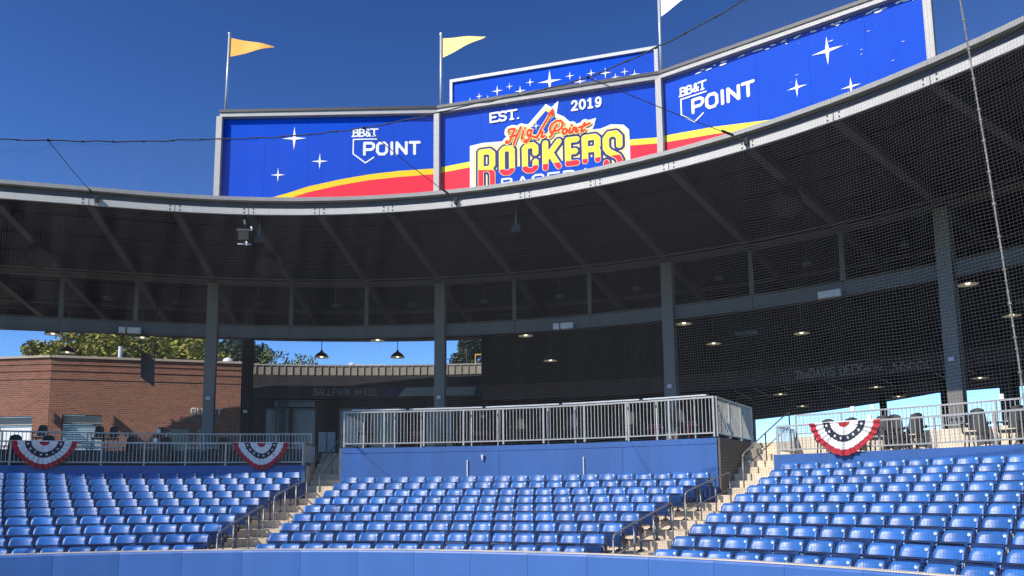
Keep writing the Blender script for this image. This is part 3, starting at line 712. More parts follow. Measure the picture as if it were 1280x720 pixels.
FONT = {
 'A': [[(0, 0), (.5, 1), (1, 0)], [(.2, .35), (.8, .35)]],
 'B': [[(0, 0), (0, 1), (.65, 1), (.9, .88), (.9, .65), (.65, .53), (0, .53)], [(.65, .53), (1, .4), (1, .13), (.7, 0), (0, 0)]],
 'C': [[(1, .8), (.8, 1), (.25, 1), (0, .75), (0, .25), (.25, 0), (.8, 0), (1, .2)]],
 'D': [[(0, 0), (0, 1), (.6, 1), (1, .7), (1, .3), (.6, 0), (0, 0)]],
 'E': [[(1, 1), (0, 1), (0, 0), (1, 0)], [(0, .52), (.8, .52)]],
 'G': [[(1, .8), (.8, 1), (.25, 1), (0, .75), (0, .25), (.25, 0), (.8, 0), (1, .2), (1, .45), (.6, .45)]],
 'H': [[(0, 0), (0, 1)], [(1, 0), (1, 1)], [(0, .5), (1, .5)]],
 'I': [[(.5, 0), (.5, 1)]],
 'K': [[(0, 0), (0, 1)], [(1, 1), (0, .42)], [(.3, .6), (1, 0)]],
 'L': [[(0, 1), (0, 0), (1, 0)]],
 'N': [[(0, 0), (0, 1), (1, 0), (1, 1)]],
 'O': [[(.25, 0), (0, .22), (0, .78), (.25, 1), (.75, 1), (1, .78), (1, .22), (.75, 0), (.25, 0)]],
 'P': [[(0, 0), (0, 1), (.75, 1), (1, .85), (1, .6), (.75, .42), (0, .42)]],
 'R': [[(0, 0), (0, 1), (.75, 1), (1, .85), (1, .62), (.75, .48), (0, .48)], [(.6, .48), (1, 0)]],
 'S': [[(1, .82), (.8, 1), (.25, 1), (0, .82), (0, .68), (.2, .54), (.8, .46), (1, .32), (1, .18), (.78, 0), (.2, 0), (0, .18)]],
 'T': [[(0, 1), (1, 1)], [(.5, 1), (.5, 0)]],
 'U': [[(0, 1), (0, .25), (.25, 0), (.75, 0), (1, .25), (1, 1)]],
 'V': [[(0, 1), (.5, 0), (1, 1)]],
 'W': [[(0, 1), (.25, 0), (.5, .8), (.75, 0), (1, 1)]],
 'h': [[(0, 0), (0, 1)], [(0, .5), (.3, .68), (.7, .68), (.9, .5), (.9, 0)]],
 'e': [[(.05, .35), (.95, .35), (.85, .6), (.5, .7), (.15, .6), (0, .35), (.15, .08), (.5, 0), (.9, .1)]],
 'o': [arcp(.5, .34, .45, .34, 0, 360, 10)],
 'n': [[(0, 0), (0, .68)], [(0, .5), (.3, .68), (.7, .68), (.9, .5), (.9, 0)]],
 't': [[(.4, .9), (.4, .15), (.6, 0), (.9, .05)], [(.05, .68), (.85, .68)]],
 '&': [[(1, 0), (.25, .75), (.3, .95), (.5, 1), (.65, .92), (.62, .75), (.1, .4), (.05, .15), (.3, 0), (.6, .05), (1, .45)]],
 '2': [[(.05, .75), (.2, .95), (.5, 1), (.85, .9), (.9, .65), (.7, .42), (0, 0), (1, 0)]],
 '0': [arcp(.5, .5, .48, .5, 0, 360, 14)],
 '1': [[(.15, .82), (.5, 1), (.5, 0)], [(.15, 0), (.85, 0)]],
 '9': [arcp(.5, .68, .42, .31, 0, 360, 12), [(.92, .68), (.9, .35), (.7, .08), (.3, 0), (.1, .1)]],
 '.': [[(.2, 0), (.25, 0)]], ' ': []}
def text_lines(s, x, y, w, h, gap, slant=0.0, serif=0.0, narrow='I.1'):
    L = []
    for ch in s:
        cw = w * (0.3 if ch in 'I.' else (1.25 if ch == 'W' else 1.0))
        for pl in FONT.get(ch, []):
            L.append([(x + px * cw + slant * py * h, y + py * h) for px, py in pl])
            if serif and ch not in 'SCGO029&.':
                for (px, py) in (pl[0], pl[-1]):
                    if py in (0, 1): L.append([(x + px * cw - serif, y + py * h), (x + px * cw + serif, y + py * h)])
        x += (cw if ch != ' ' else w * 0.6) + gap
    return L
def star4(name, cx, cz, rx, rz, m, root, y, skew=0.0):
    mb = MB(); P = []
    for k in range(8):
        a = PI / 4 * k; r = 1 if k % 2 == 0 else 0.17
        P.append((cx + rx * r * math.cos(a), y, cz + rz * r * math.sin(a)))
    mb.add([(cx, y, cz)] + P, [(0, 1 + k, 1 + (k + 1) % 8) for k in range(8)]); return part(name, mb, m, root, local=True)

# ------------------------------------------------------------------ billboards
PT = [Vector((-2.6086, 17.4438, 0)), Vector((3.5596, 17.3287, 0)), Vector((9.5008, 15.6047, 0)), Vector((14.5211, 11.9476, 0))]
ZB, ZT = 10.08, 12.75          # heights above the field of this roof sign
labs = ['blue sign panel with swelling red band, three stars and sponsor wordmark, at the sky-side end', 'central blue sign panel with the baseball team logo and founding year', 'blue scuffed sign panel with three stars and sponsor wordmark, highest in view']
roots = []
for k in range(3):
    a, b = PT[k], PT[k + 1]; L = (b - a).length; ang = math.atan2(b.y - a.y, b.x - a.x)
    root = T('billboard', labs[k], 'sign', (a.x, a.y, 0), 'blue sign panels on the roof edge', ang); roots.append(root)
    for q in range(5):
        pw_ = (L - 0.10) / 5
        mb = MB(); mb.box((0.05 + pw_ * (q + 0.5), 0.08, (ZB + 12.56) / 2), (pw_ - 0.004, 0.10, 12.56 - ZB)); part('face_panel', mb, M['print_blue'], root, local=True)
    mb = MB(); mb.box((L / 2, 0.15, (ZB + 12.56) / 2), (L - 0.10, 0.03, 12.56 - ZB)); part('backing', mb, M['frame_d'], root, local=True)
    mb = MB(); mb.box((L / 2, 0.03, 12.607), (L, 0.30, 0.116)); part('top_beam', mb, M['frame'], root, local=True)
    mb = MB(); mb.box((L / 2, 0.03, 12.708), (L + 0.02, 0.36, 0.084)); part('top_flange', mb, M['frame_d'], root, local=True)
    mb = MB(); mb.box((L / 2, 0.0, ZB - 0.06), (L, 0.2, 0.1)); part('bottom_beam', mb, M['frame'], root, local=True)
    for q in range(5):
        x = 0.4 + q * (L - 0.8) / 4
        mb = MB(); mb.box((x, 0.45, (ZB + 12.6) / 2), (0.08, 0.5, 0.06)); mb.box((x, 0.20, (ZB + 12.5) / 2), (0.08, 0.1, 12.4 - ZB)); mb.tube([(x, 0.22, 12.4), (x, 1.3, 10.15)], 0.04, 6); part('brace', mb, M['frame_d'], root, local=True)
for k in range(4):
    # posts at the panel ends: each belongs to the panel on its right (the last to the panel on its left)
    ang = math.atan2(*( (PT[min(k, 2) + 1] - PT[min(k, 2)]).yx ))
    root = roots[min(k, 2)]
    x = 0 if k < 3 else (PT[3] - PT[2]).length
    mb = MB(); mb.box((x, -0.09, (ZB - 0.1 + 12.55) / 2), (0.16, 0.12, 12.55 - ZB + 0.1)); mb.box((x, 0.06, (ZB - 0.1 + 12.5) / 2), (0.05, 0.18, 12.5 - ZB + 0.1)); mb.box((x, 0.2, (ZB - 0.1 + 12.5) / 2), (0.16, 0.04, 12.5 - ZB + 0.1))
    part('post', mb, M['frame'], root, local=True)
h = 0.0155
def make_grid(u0, u1, v0, v1):
    u = np.arange(u0, u1 + h / 2, h); v = np.arange(v0, v1 + h / 2, h); return np.meshgrid(u, v)
y0 = 0.03                        # front of the face panels in their own frame
LY = lambda n: y0 - 0.004 * n
def shield(root, U, V, dx, Lr):
    Dl = dlines(U, V, [[(0.70 + dx, 11.87), (0.02 + dx, 11.87), (0.02 + dx, 11.44), (0.37 + dx, 11.17), (0.60 + dx, 11.33)]]) - 0.019
    # tapering hook at the lower corner
    sheet('shield_outline', Dl, U[0, 0], V[0, 0], h, M['print_white'], root, LY(3))
    tl = text_lines('BB&T', 0.02 + dx, 11.96, 0.128, 0.205, 0.045, 0, 0.035)
    sheet('small_lettering', dlines(U, V, tl) - 0.023, U[0, 0], V[0, 0], h, M['print_white'], root, LY(3))
    tl = text_lines('POINT', 0.335 + dx, 11.42, 0.262, 0.33, 0.105, 0)
    sheet('lettering', dlines(U, V, tl) - 0.041, U[0, 0], V[0, 0], h, M['print_white'], root, LY(3))
# first panel
U, V = make_grid(0.07, 6.10, 10.10, 12.54)
yt = np.interp(U, [0.6, 1.27, 1.96, 2.52, 3.36, 4.2, 5.04, 6.16], [9.93, 10.14, 10.33, 10.51, 10.69, 10.83, 10.92, 10.98])
yb = np.interp(U, [0.9, 1.86, 2.53, 3.36, 4.2, 5.04, 6.16], [9.8, 10.13, 10.34, 10.52, 10.66, 10.74, 10.81])
sheet('yellow_band', V - yt, U[0, 0], V[0, 0], h, M['print_yel'], roots[0], LY(1))
sheet('red_band', V - yb, U[0, 0], V[0, 0], h, M['print_red'], roots[0], LY(2))
for cx, cz, r in ((2.09, 11.93, 0.35), (2.83, 11.24, 0.24), (1.66, 10.86, 0.21)): star4('star', cx, cz, r, r * 1.0, M['print_white'], roots[0], LY(3))
shield(roots[0], U, V, 3.75, 6.17)
# third panel
U, V = make_grid(0.07, 6.14, 10.10, 12.54)
yt = np.interp(U, [0, 0.11, 1.37, 2.92, 4.5], [11.04, 11.035, 10.89, 10.63, 10.25]); yb = np.interp(U, [0, 0.1, 1.37, 2.09, 4], [10.86, 10.85, 10.70, 10.58, 10.15])
sheet('yellow_band', V - yt, U[0, 0], V[0, 0], h, M['print_lemon'], roots[2], LY(1))
sheet('red_band', V - yb, U[0, 0], V[0, 0], h, M['print_red'], roots[2], LY(2))
for cx, cz, r in ((4.13, 11.91, 0.35), (3.41, 11.25, 0.24), (4.58, 10.89, 0.22)): star4('star', cx, cz, r, r, M['print_white'], roots[2], LY(3))
shield(roots[2], U, V, 0.52, 6.2)
# worn flecks where the print has peeled
rng = np.random.RandomState(5)
Fk = np.full(U.shape, 9.0)
for q in range(75):
    if q < 46:
        cx = 1.0 + 5.0 * rng.rand() ** 0.8; cz = 12.50 - abs(rng.randn()) * 0.035; lx = 0.01 + rng.rand() * 0.09; lz = 0.008 + rng.rand() * 0.016
    else:
        cx = 3.2 + 2.8 * rng.rand(); cz = 10.9 + 1.5 * rng.rand(); lx = 0.006 + 0.10 * rng.rand() ** 4; lz = 0.004 + rng.rand() * 0.006
    sl = 0.1 * rng.randn()
    Fk = np.minimum(Fk, np.hypot((U - cx) / lx, (V - cz - sl * (U - cx)) / lz) * lz - lz)
sheet('worn_flecks', Fk, U[0, 0], V[0, 0], h, M['print_white'], roots[2], LY(4))
# central panel with the logo
U, V = make_grid(0.07, 6.11, 10.10, 12.54)
u0, v0 = U[0, 0], V[0, 0]; r1 = roots[1]
yt = np.interp(U, [0, 0.29, 0.91, 5.38, 6.03, 6.2], [10.99, 11.01, 11.05, 11.07, 11.03, 11.02]); yb = yt - 0.165
sheet('yellow_band', V - yt, u0, v0, h, M['print_lemon'], r1, LY(1))
sheet('red_band', V - yb, u0, v0, h, M['print_red'], r1, LY(2))
def LET(ch, x0, x1, z0, z1):
    hw = 0.062; G = {
     'R': [[(0, 0), (0, 1), (.78, 1), (1, .9), (1, .6), (.8, .48), (0, .48)], [(.8, .48), (1, .38), (1, 0)]],
     'O': [[(.25, 0), (0, .1), (0, .9), (.25, 1), (.75, 1), (1, .9), (1, .1), (.75, 0), (.25, 0)]],
     'C': [[(1, .68), (1, .9), (.75, 1), (.25, 1), (0, .9), (0, .1), (.25, 0), (.75, 0), (1, .1), (1, .32)]],
     'K': [[(0, 0), (0, 1)], [(1, 1), (.12, .42)], [(.35, .6), (1, 0)]],
     'E': [[(1, 1), (0, 1), (0, 0), (1, 0)], [(0, .5), (.8, .5)]],
     'S': [[(1, .7), (1, .9), (.75, 1), (.25, 1), (0, .9), (0, .66), (.2, .56), (.85, .42), (1, .32), (1, .1), (.75, 0), (.25, 0), (0, .1), (0, .3)]]}
    return [[(x0 + hw + px * (x1 - x0 - 2 * hw), z0 + hw + py * (z1 - z0 - 2 * hw)) for px, py in pl] for pl in G[ch]]
letters = LET('R', 1.19, 1.65, 9.95, 11.32)
letters = [[(1.252, 9.95), (1.252, 11.258), (1.50, 11.258), (1.588, 11.18), (1.588, 10.86), (1.51, 10.76), (1.252, 10.76)], [(1.50, 10.76), (1.588, 10.62), (1.588, 9.95)]]
for ch, x0, x1, z0 in (('O', 1.80, 2.21, 10.52), ('C', 2.45, 2.87, 10.50), ('K', 3.02, 3.51, 10.51), ('E', 3.64, 4.0, 10.55), ('R', 4.10, 4.56, 10.56)): letters += LET(ch, x0, x1, z0, 11.33)
letters += LET('S', 4.66, 5.14, 10.12, 11.34)
D = dlines(U, V, letters)
script = [[(2.06, 11.73), (2.07, 11.79), (2.15, 11.81), (2.24, 11.79)], [(2.23, 11.78), (2.16, 11.61), (2.09, 11.45), (2.02, 11.41), (1.98, 11.44), (2.01, 11.48)], [(2.41, 11.82), (2.32, 11.63), (2.24, 11.47), (2.2, 11.34)], [(2.11, 11.59), (2.21, 11.6), (2.31, 11.62)], [(2.49, 11.7), (2.44, 11.57), (2.43, 11.49), (2.48, 11.49)], [(2.53, 11.77), (2.53, 11.78)], [(2.71, 11.68), (2.64, 11.71), (2.59, 11.64), (2.6, 11.55), (2.65, 11.54), (2.7, 11.62), (2.72, 11.69)], [(2.72, 11.69), (2.66, 11.51), (2.6, 11.39), (2.54, 11.36), (2.5, 11.4), (2.55, 11.44)], [(3.26, 12.1), (3.1, 11.86), (2.96, 11.65), (2.86, 11.45)], [(2.72, 11.52), (2.80, 11.47), (2.88, 11.5), (2.96, 11.61), (3.02, 11.6), (3.0, 11.52), (2.98, 11.46), (3.02, 11.44), (3.07, 11.48)], [(3.42, 11.75), (3.33, 11.6), (3.26, 11.45), (3.21, 11.42)], [(3.25, 11.54), (3.22, 11.66), (3.28, 11.78), (3.41, 11.85), (3.53, 11.84), (3.58, 11.76), (3.55, 11.65), (3.46, 11.58), (3.34, 11.57)], [(3.65, 11.6), (3.59, 11.59), (3.56, 11.51), (3.6, 11.45), (3.67, 11.48), (3.69, 11.56), (3.65, 11.6)], [(3.78, 11.59), (3.74, 11.5), (3.76, 11.45), (3.81, 11.48)], [(3.81, 11.66), (3.82, 11.67)], [(3.87, 11.6), (3.83, 11.46)], [(3.84, 11.52), (3.9, 11.59), (3.95, 11.57), (3.92, 11.49), (3.94, 11.45), (3.99, 11.5)], [(4.17, 11.68), (4.09, 11.54), (4.07, 11.46), (4.12, 11.45), (4.17, 11.5)], [(4.02, 11.58), (4.19, 11.61), (4.31, 11.65)]]
S = dlines(U, V, script)
mtn = dpolygon(U, V, [(2.30, 11.5), (2.46, 11.80), (2.62, 11.90), (3.11, 12.40), (3.27, 12.28), (3.47, 12.45), (3.41, 12.08), (3.60, 11.97), (3.74, 11.82), (3.9, 11.70), (4.48, 11.80), (4.38, 11.50), (3.5, 11.3)])
base = dpolygon(U, V, [(0.93, 9.9), (0.93, 11.50), (1.30, 11.54), (2.0, 11.5), (3.0, 11.5), (4.6, 11.48), (4.86, 11.56), (5.2, 11.50), (5.34, 11.34), (5.36, 9.9)])
white = np.minimum(np.minimum(mtn, S - 0.125), base)
sheet('logo_white_border', white, u0, v0, h, M['print_white'], r1, LY(3))
yel = np.minimum(np.minimum(D - 0.205, S - 0.075), mtn + 0.075)
sheet('logo_yellow_border', yel, u0, v0, h, M['print_cream'], r1, LY(4))
navy = D - 0.145
sheet('logo_navy_border', navy, u0, v0, h, M['print_navy'], r1, LY(5))
low = np.maximum(dpolygon(U, V, [(1.72, 10.1), (1.72, 10.50), (4.6, 10.46), (4.6, 10.1)]), -(D - 0.1))
sheet('logo_blue_ground', np.minimum(np.minimum(dpolygon(U, V, [(1.70, 10.0), (1.70, 10.72), (4.62, 10.72), (4.62, 10.0)]), dpolygon(U, V, [(2.62, 11.70), (3.11, 12.20), (3.2, 12.12), (3.0, 11.76), (2.86, 11.55), (2.64, 11.62)])), dpolygon(U, V, [(3.31, 12.0), (3.41, 11.93), (3.24, 11.72), (3.10, 11.54), (3.05, 11.66)])), u0, v0, h, M['print_blue'], r1, LY(6))
bb = text_lines('BASEBALL', 1.86, 10.16, 0.30, 0.25, 0.13)
sheet('lower_lettering', dlines(U, V, bb) - 0.026, u0, v0, h, M['print_white'], r1, LY(7))
sheet('letter_outline', D - 0.086, u0, v0, h, M['print_cream'], r1, LY(8))
split = np.interp(U, [1.2, 1.7, 5.2], [10.76, 10.69, 10.68])
sheet('letter_fill_upper', np.maximum(D - 0.072, split - V), u0, v0, h, M['print_lemon'], r1, LY(9))
sheet('letter_fill_lower', np.maximum(D - 0.072, V - split), u0, v0, h, M['print_red'], r1, LY(9))
sheet('script_outline', S - 0.052, u0, v0, h, M['print_cream'], r1, LY(11))
rocket = np.minimum(S - 0.031, dpolygon(U, V, [(3.24, 12.04), (3.30, 12.04), (3.35, 11.97), (3.32, 12.24), (3.14, 12.06), (3.20, 12.06)]))
sheet('script_lettering', rocket, u0, v0, h, M['print_orange'], r1, LY(12))
star4('star', 2.84, 11.79, 0.12, 0.13, M['print_white'], r1, LY(13))
tl = text_lines('EST.', 1.54, 12.10, 0.185, 0.25, 0.075, 0, 0.04); tl2 = text_lines('2019', 3.83, 12.10, 0.145, 0.25, 0.07)
sheet('year_lettering', dlines(U, V, tl + tl2) - 0.029, u0, v0, h, M['print_white'], r1, LY(7))
for x in (1.18, 2.0, 2.32, 2.62, 2.96, 3.3, 4.4, 5.0): star4('star', x, 12.53, 0.035, 0.03, M['print_white'], r1, LY(7))

# upper star panel on the centre
a, b = PT[1], PT[2]; ang = math.atan2(b.y - a.y, b.x - a.x)
root = T('billboard', 'narrow upper sign strip of many small white stars above the centre panel', 'sign', (a.x, a.y, 0), 'blue sign panels on the roof edge', ang)
mb = MB(); mb.box((3.16, 0.42, 13.2), (5.72, 0.10, 0.90)); part('face_panel', mb, M['print_blue'], root, local=True)
for nm, c, d in (('frame_bar', (3.16, 0.40, 13.685), (5.88, 0.18, 0.09)), ('frame_bar', (0.26, 0.40, 13.2), (0.08, 0.18, 0.88)), ('frame_bar', (6.07, 0.40, 13.2), (0.10, 0.18, 0.88)), ('frame_bar', (3.16, 0.40, 12.74), (5.88, 0.18, 0.05))):
    mb = MB(); mb.box(c, d); part(nm, mb, M['frame_w'], root, local=True)
for x in (1.0, 3.1, 5.2):
    mb = MB(); mb.box((x, 0.54, 12.6), (0.08, 0.12, 2.0)); part('support', mb, M['frame_d'], root, local=True)
pts = [(0.5, 12.91), (0.8, 12.96), (1.07, 13.08), (1.33, 12.98), (1.61, 13.16), (1.97, 13.23), (1.86, 12.93), (2.28, 13.05), (2.57, 13.26), (3.13, 13.2), (3.7, 13.26), (3.98, 13.05), (4.29, 13.24), (4.41, 12.98), (4.68, 13.18), (4.95, 13.02), (5.2, 13.13), (5.47, 13.01), (5.78, 12.95)]
szs = [.08, .14, .11, .11, .17, .11, .09, .17, .13, .34, .13, .18, .13, .09, .17, .12, .12, .15, .09]
for (x, z), s_ in zip(pts, szs): star4('star', x + 0.02, z + 0.03, s_, s_, M['print_white'], root, 0.36)

# flagpoles and pennants
for k, (top, lab, fl_lab, fm) in enumerate(((15.18, 'thin grey flagpole at the sky-side end of the roof sign', 'gold-orange triangular pennant at the sky-side end of the sign', 'flag_o'), (15.03, 'thin grey flagpole between the logo panel and its neighbour, pale yellow pennant', 'pale yellow triangular pennant over the starred strip edge', 'flag_y'), (15.12, 'thin grey flagpole rising out of view above the highest panel', 'white triangular pennant cut off by the frame', 'flag_w'))):
    p = PT[k] + Vector((0.06, 0.12, 0))
    lean = Vector((0.035, 0, 0)) if k == 0 else Vector((0, 0, 0))
    root = T('flagpole', lab, 'flagpole', (p.x, p.y, 12.6), 'flagpoles on the roof sign')
    mb = MB(); mb.tube([(p.x, p.y, 12.6), p + lean + Vector((0, 0, top))], 0.036, 8); part('pole', mb, M['steel'], root, True)
    mb = MB(); mb.lathe([(0, 0), (0.045, 0.0), (0.045, 0.05), (0, 0.07)], (p.x + lean.x, p.y, top), 8, True); part('finial', mb, M['steel'], root)
    z1 = top - 0.11; z0 = z1 - 0.57; tip = (z0 + z1) / 2 + (0.02 if k == 0 else 0.14); n = 14; V = []; Fc = []
    Lf = 1.27 if k != 2 else 1.22
    ang = math.atan2(*((PT[min(k, 2) + 1] - PT[min(k, 2)]).yx)) if k else 0.0
    for i in range(n + 1):
        t = i / n; wv = 0.05 * math.sin(t * 7 + k) * t
        for s_ in (0, 1):
            z = (z1 if s_ else z0) * (1 - t) + tip * t + (0.012 if s_ else -0.012)
            V.append((p.x + 0.05 + Lf * t * math.cos(ang) - wv * math.sin(ang), p.y + Lf * t * math.sin(ang) + wv, z))
    for i in range(n): Fc.append((2 * i, 2 * i + 2, 2 * i + 3, 2 * i + 1))
    V += [(x, y + 0.006, z) for x, y, z in V]; o2 = 2 * (n + 1)
    Fc += [tuple(q + o2 for q in reversed(f)) for f in list(Fc)]
    mb = MB(); mb.add(V, Fc); solo('pennant', mb, M[fm], fl_lab, 'pennant', 'pennants on the roof sign', True)

# ------------------------------------------------------------------ bunting
def bunting(th, lab, R=21.32, et=1.70, rad=0.85):
    root = T('bunting', lab, 'bunting', W(th, R, et), 'patriotic half-round buntings', R_(th - 90))
    bands = [('red_centre', 0.02, 0.165, 'b_red'), ('inner_white_band', 0.165, 0.40, 'b_white'), ('navy_band', 0.40, 0.60, 'b_navy'), ('outer_white_band', 0.60, 0.82, 'b_white'), ('red_hem', 0.82, 1.0, 'b_red')]
    n = 120; K = 15
    def pt(r, f, off=0.0):
        ph = PI * f
        amp = (0.06 + 0.03 * math.sin(th * 3.7)) * r
        rr = r * rad * (1 + 0.010 * math.cos(2 * K * ph) - 0.10 * r * abs(math.sin(2 * ph)) ** 1.5 + 0.02 * math.sin(3 * ph + th)) 
        y = -0.05 - amp * (0.5 + 0.5 * math.cos(2 * K * ph + 1.3 * math.sin(3 * ph + th))) * (0.6 + 0.6 * math.sin(2.3 * ph + th * 2) ** 2) - 0.05 * r * math.sin(ph * 4.1 + th) ** 2 + off
        return (-rr * math.cos(ph + 0.012 * math.sin(4 * K * ph)), y, -rr * math.sin(ph))
    for nm, r0, r1, m_ in bands:
        V = []; Fc = []; nr = 3
        for j in range(nr + 1):
            for i in range(n + 1): V.append(pt(r0 + (r1 - r0) * j / nr, i / n))
        st = len(V); V += [(x, y + 0.006, z) for x, y, z in V]
        for j in range(nr):
            for i in range(n):
                q = j * (n + 1) + i; Fc.append((q, q + 1, q + n + 2, q + n + 1)); Fc.append((st + q, st + q + n + 1, st + q + n + 2, st + q + 1))
        mb = MB(); mb.add(V, Fc); part(nm, mb, M[m_], root, True, local=True)
    for i in range(8):
        f = (i + 0.5) / 8; V = [pt(0.5, f, -0.012)]
        c = V[0]
        for k in range(10):
            a = PI / 5 * k + PI / 2 + random.uniform(-.2, .2) * 0; r = 0.052 if k % 2 == 0 else 0.021
            V.append((c[0] + r * math.cos(a) * 0.85, c[1] - 0.004, c[2] + r * math.sin(a)))
        mb = MB(); mb.add(V, [(0, 1 + k, 1 + (k + 1) % 10) for k in range(10)]); part('star', mb, M['b_white'], root, local=True)
    mb = MB(); mb.box((0, -0.055, 0.0), (2 * rad, 0.02, 0.03)); part('header_tape', mb, M['b_white'], root, local=True)
bunting(112.9, 'red, white and navy bunting fully in shade below the brick building corner')
bunting(96.35, 'red, white and navy bunting near the shaded aisle, lower edge catching sun')
bunting(49.15, 'red, white and navy bunting in full sun on the open deck', et=1.75, rad=0.87)

# ------------------------------------------------------------------ chairs on the decks
def chair_meshes():
    mb = MB(); n = 6; V = []; Fc = []
    for s_ in (0, 1):
        for j in range(n + 1):
            for i in range(n + 1):
                u = i / n * 2 - 1; t = j / n
                V.append((u * 0.20 * (1 - 0.25 * t * t), 0.20 + 0.10 * t - 0.05 * u * u + s_ * 0.03, 0.84 + t * 0.54 - 0.06 * u * u * t))
    st = (n + 1) ** 2
    for j in range(n):
        for i in range(n):
            q = j * (n + 1) + i; Fc.append((q, q + 1, q + n + 2, q + n + 1)); Fc.append((st + q, st + q + n + 1, st + q + n + 2, st + q + 1))
    mb.add(V, Fc); ME['c_back'] = mesh_of('backrest', mb, M['black_mesh'])
    mb = MB(); mb.box((0, 0, 0.75), (0.48, 0.46, 0.06)); ME['c_seat'] = mesh_of('seat', mb, M['black_mesh'])
    mb = MB()
    for x in (-0.2, 0.2):
        for y in (-0.19, 0.19): mb.tube([(x, y, 0.73), (x * 1.25, y * 1.25, 0.0)], 0.018, 6)
    ME['c_legs'] = mesh_of('leg_frame', mb, M['dark_plastic'])
    mb = MB()
    mb.tube([(-0.23, 0.22, 0.28), (-0.23, -0.22, 0.28), (0.23, -0.22, 0.28), (0.23, 0.22, 0.28)], 0.012, 5)
    ME['c_foot'] = mesh_of('footrest', mb, M['rail'])
    mb = MB()
    x = 0.0; mb.box((x, 0.02, 0.97), (0.04, 0.36, 0.03)); mb.box((x, -0.12, 0.87), (0.03, 0.03, 0.2)); mb.box((x, 0.19, 1.0), (0.03, 0.05, 0.08))
    ME['c_arm'] = mesh_of('armrest', mb, M['dark_plastic'])
    # bistro table
    mb = MB(); mb.lathe([(0, 1.03), (0.38, 1.03), (0.38, 1.06), (0, 1.06)], (0, 0, 0), 18); ME['t_top'] = mesh_of('table_top', mb, M['dark_plastic'])
    mb = MB(); mb.lathe([(0.03, 0.03), (0.03, 1.03)], (0, 0, 0), 8); mb.lathe([(0, 0.0), (0.26, 0.0), (0.26, 0.02), (0.04, 0.05), (0, 0.05)], (0, 0, 0), 14); ME['t_leg'] = mesh_of('pedestal', mb, M['dark_plastic'])
chair_meshes()
def chair(th, R, e, lab, grp, rz=0.0):
    o = T('bar_chair', lab, 'chair', W(th, R, e), grp, R_(th - 90) + rz)
    if e == CONC: o.scale = (0.8, 0.8, 0.72)
    for nm, k in (('seat', 'c_seat'), ('backrest', 'c_back'), ('leg_frame', 'c_legs'), ('footrest', 'c_foot')): inst(nm, ME[k], o, world=False)
    for x in (-0.27, 0.27): inst('armrest', ME['c_arm'], o, (x, 0, 0), world=False)
def table(th, R, e, lab, grp):
    o = T('bar_table', lab, 'table', W(th, R, e), grp)
    inst('table_top', ME['t_top'], o, world=False); inst('pedestal', ME['t_leg'], o, world=False)
gR = 'black mesh chairs on the open sunny deck'; gL = 'black chairs on the shaded deck'; gM = 'stools on the raised middle deck'
for th, lab, rz in ((51.3, 'black mesh chair behind the corner of the sunny bunting nearest the steps', 0.1), (49.9, 'black mesh chair rising above the middle of the sunny bunting', -0.1), (47.8, 'black mesh chair just past the sunny bunting', 0.05), (46.9, 'black mesh chair second past the sunny bunting', 0.3), (45.9, 'black mesh chair third past the sunny bunting, before the clear gap', -0.2), (42.2, 'black mesh chair just beyond the sunlit-footed column', 0.1), (40.2, 'black mesh chair near the hanging rope', -0.15), (39.1, 'black mesh chair at the very frame edge', 0.0)):
    chair(th, 22.45, 0.6, lab, gR, rz)
for th, lab, rz in ((115.3, 'black chair at the frame edge behind the shaded bunting', 0.1), (114.3, 'black chair before the open white shutter', -0.2), (113.0, 'black chair above the shaded bunting centre', 0.2), (110.3, 'black chair just past the shaded bunting', 0), (109.4, 'black chair in front of the grey roller shutter', -0.3), (107.0, 'black chair under the hanging tilted panel', 0.2), (105.8, 'black chair midway between the two shaded buntings', -0.1), (104.5, 'black chair nearest the brick-side column', 0.1), (100.0, 'black chair behind the aisle-side bunting', 0.1)):
    chair(th, 22.4 if rz > 0.05 else 24.6, 0.6 if rz > 0.05 else CONC, lab, gL, rz)
for th, lab in ((88.0, 'dark stool behind the shaded end of the middle railing'), (84.8, 'dark stool second along the middle railing'), (79.6, 'dark stool just past the middle column'), (74.8, 'dark stool under the twin beam fitting'), (70.2, 'dark stool beyond the railing centre'), (65.6, 'dark stool before the corner column'), (61.6, 'dark stool at the railing corner')):
    chair(th, 22.0, CONC, lab, gM, random.uniform(-.4, .4))
for th, R in ((85.0, 24.5), (79.8, 25), (65.2, 24.5), (62.3, 24.0)):
    mb = MB(); c = W(th, R, CONC + 0.66); mb.box(c, (0.4, 0.5, 0.05), R_(th)); mb.box(c - Vector((0, 0, 0.33)), (0.06, 0.06, 0.62)); mb.box(c + Vector((0, 0, 0.10)), (0.03, 0.5, 0.06), R_(th))
    solo('red_stool', mb, M['red'], {85.0: 'small dull red stool behind the shaded end of the middle railing', 79.8: 'small dull red stool just past the middle column', 65.2: 'small dull red stool before the corner column', 62.3: 'small dull red stool at the railing corner'}[th], 'stool', 'red seats behind the middle railing')

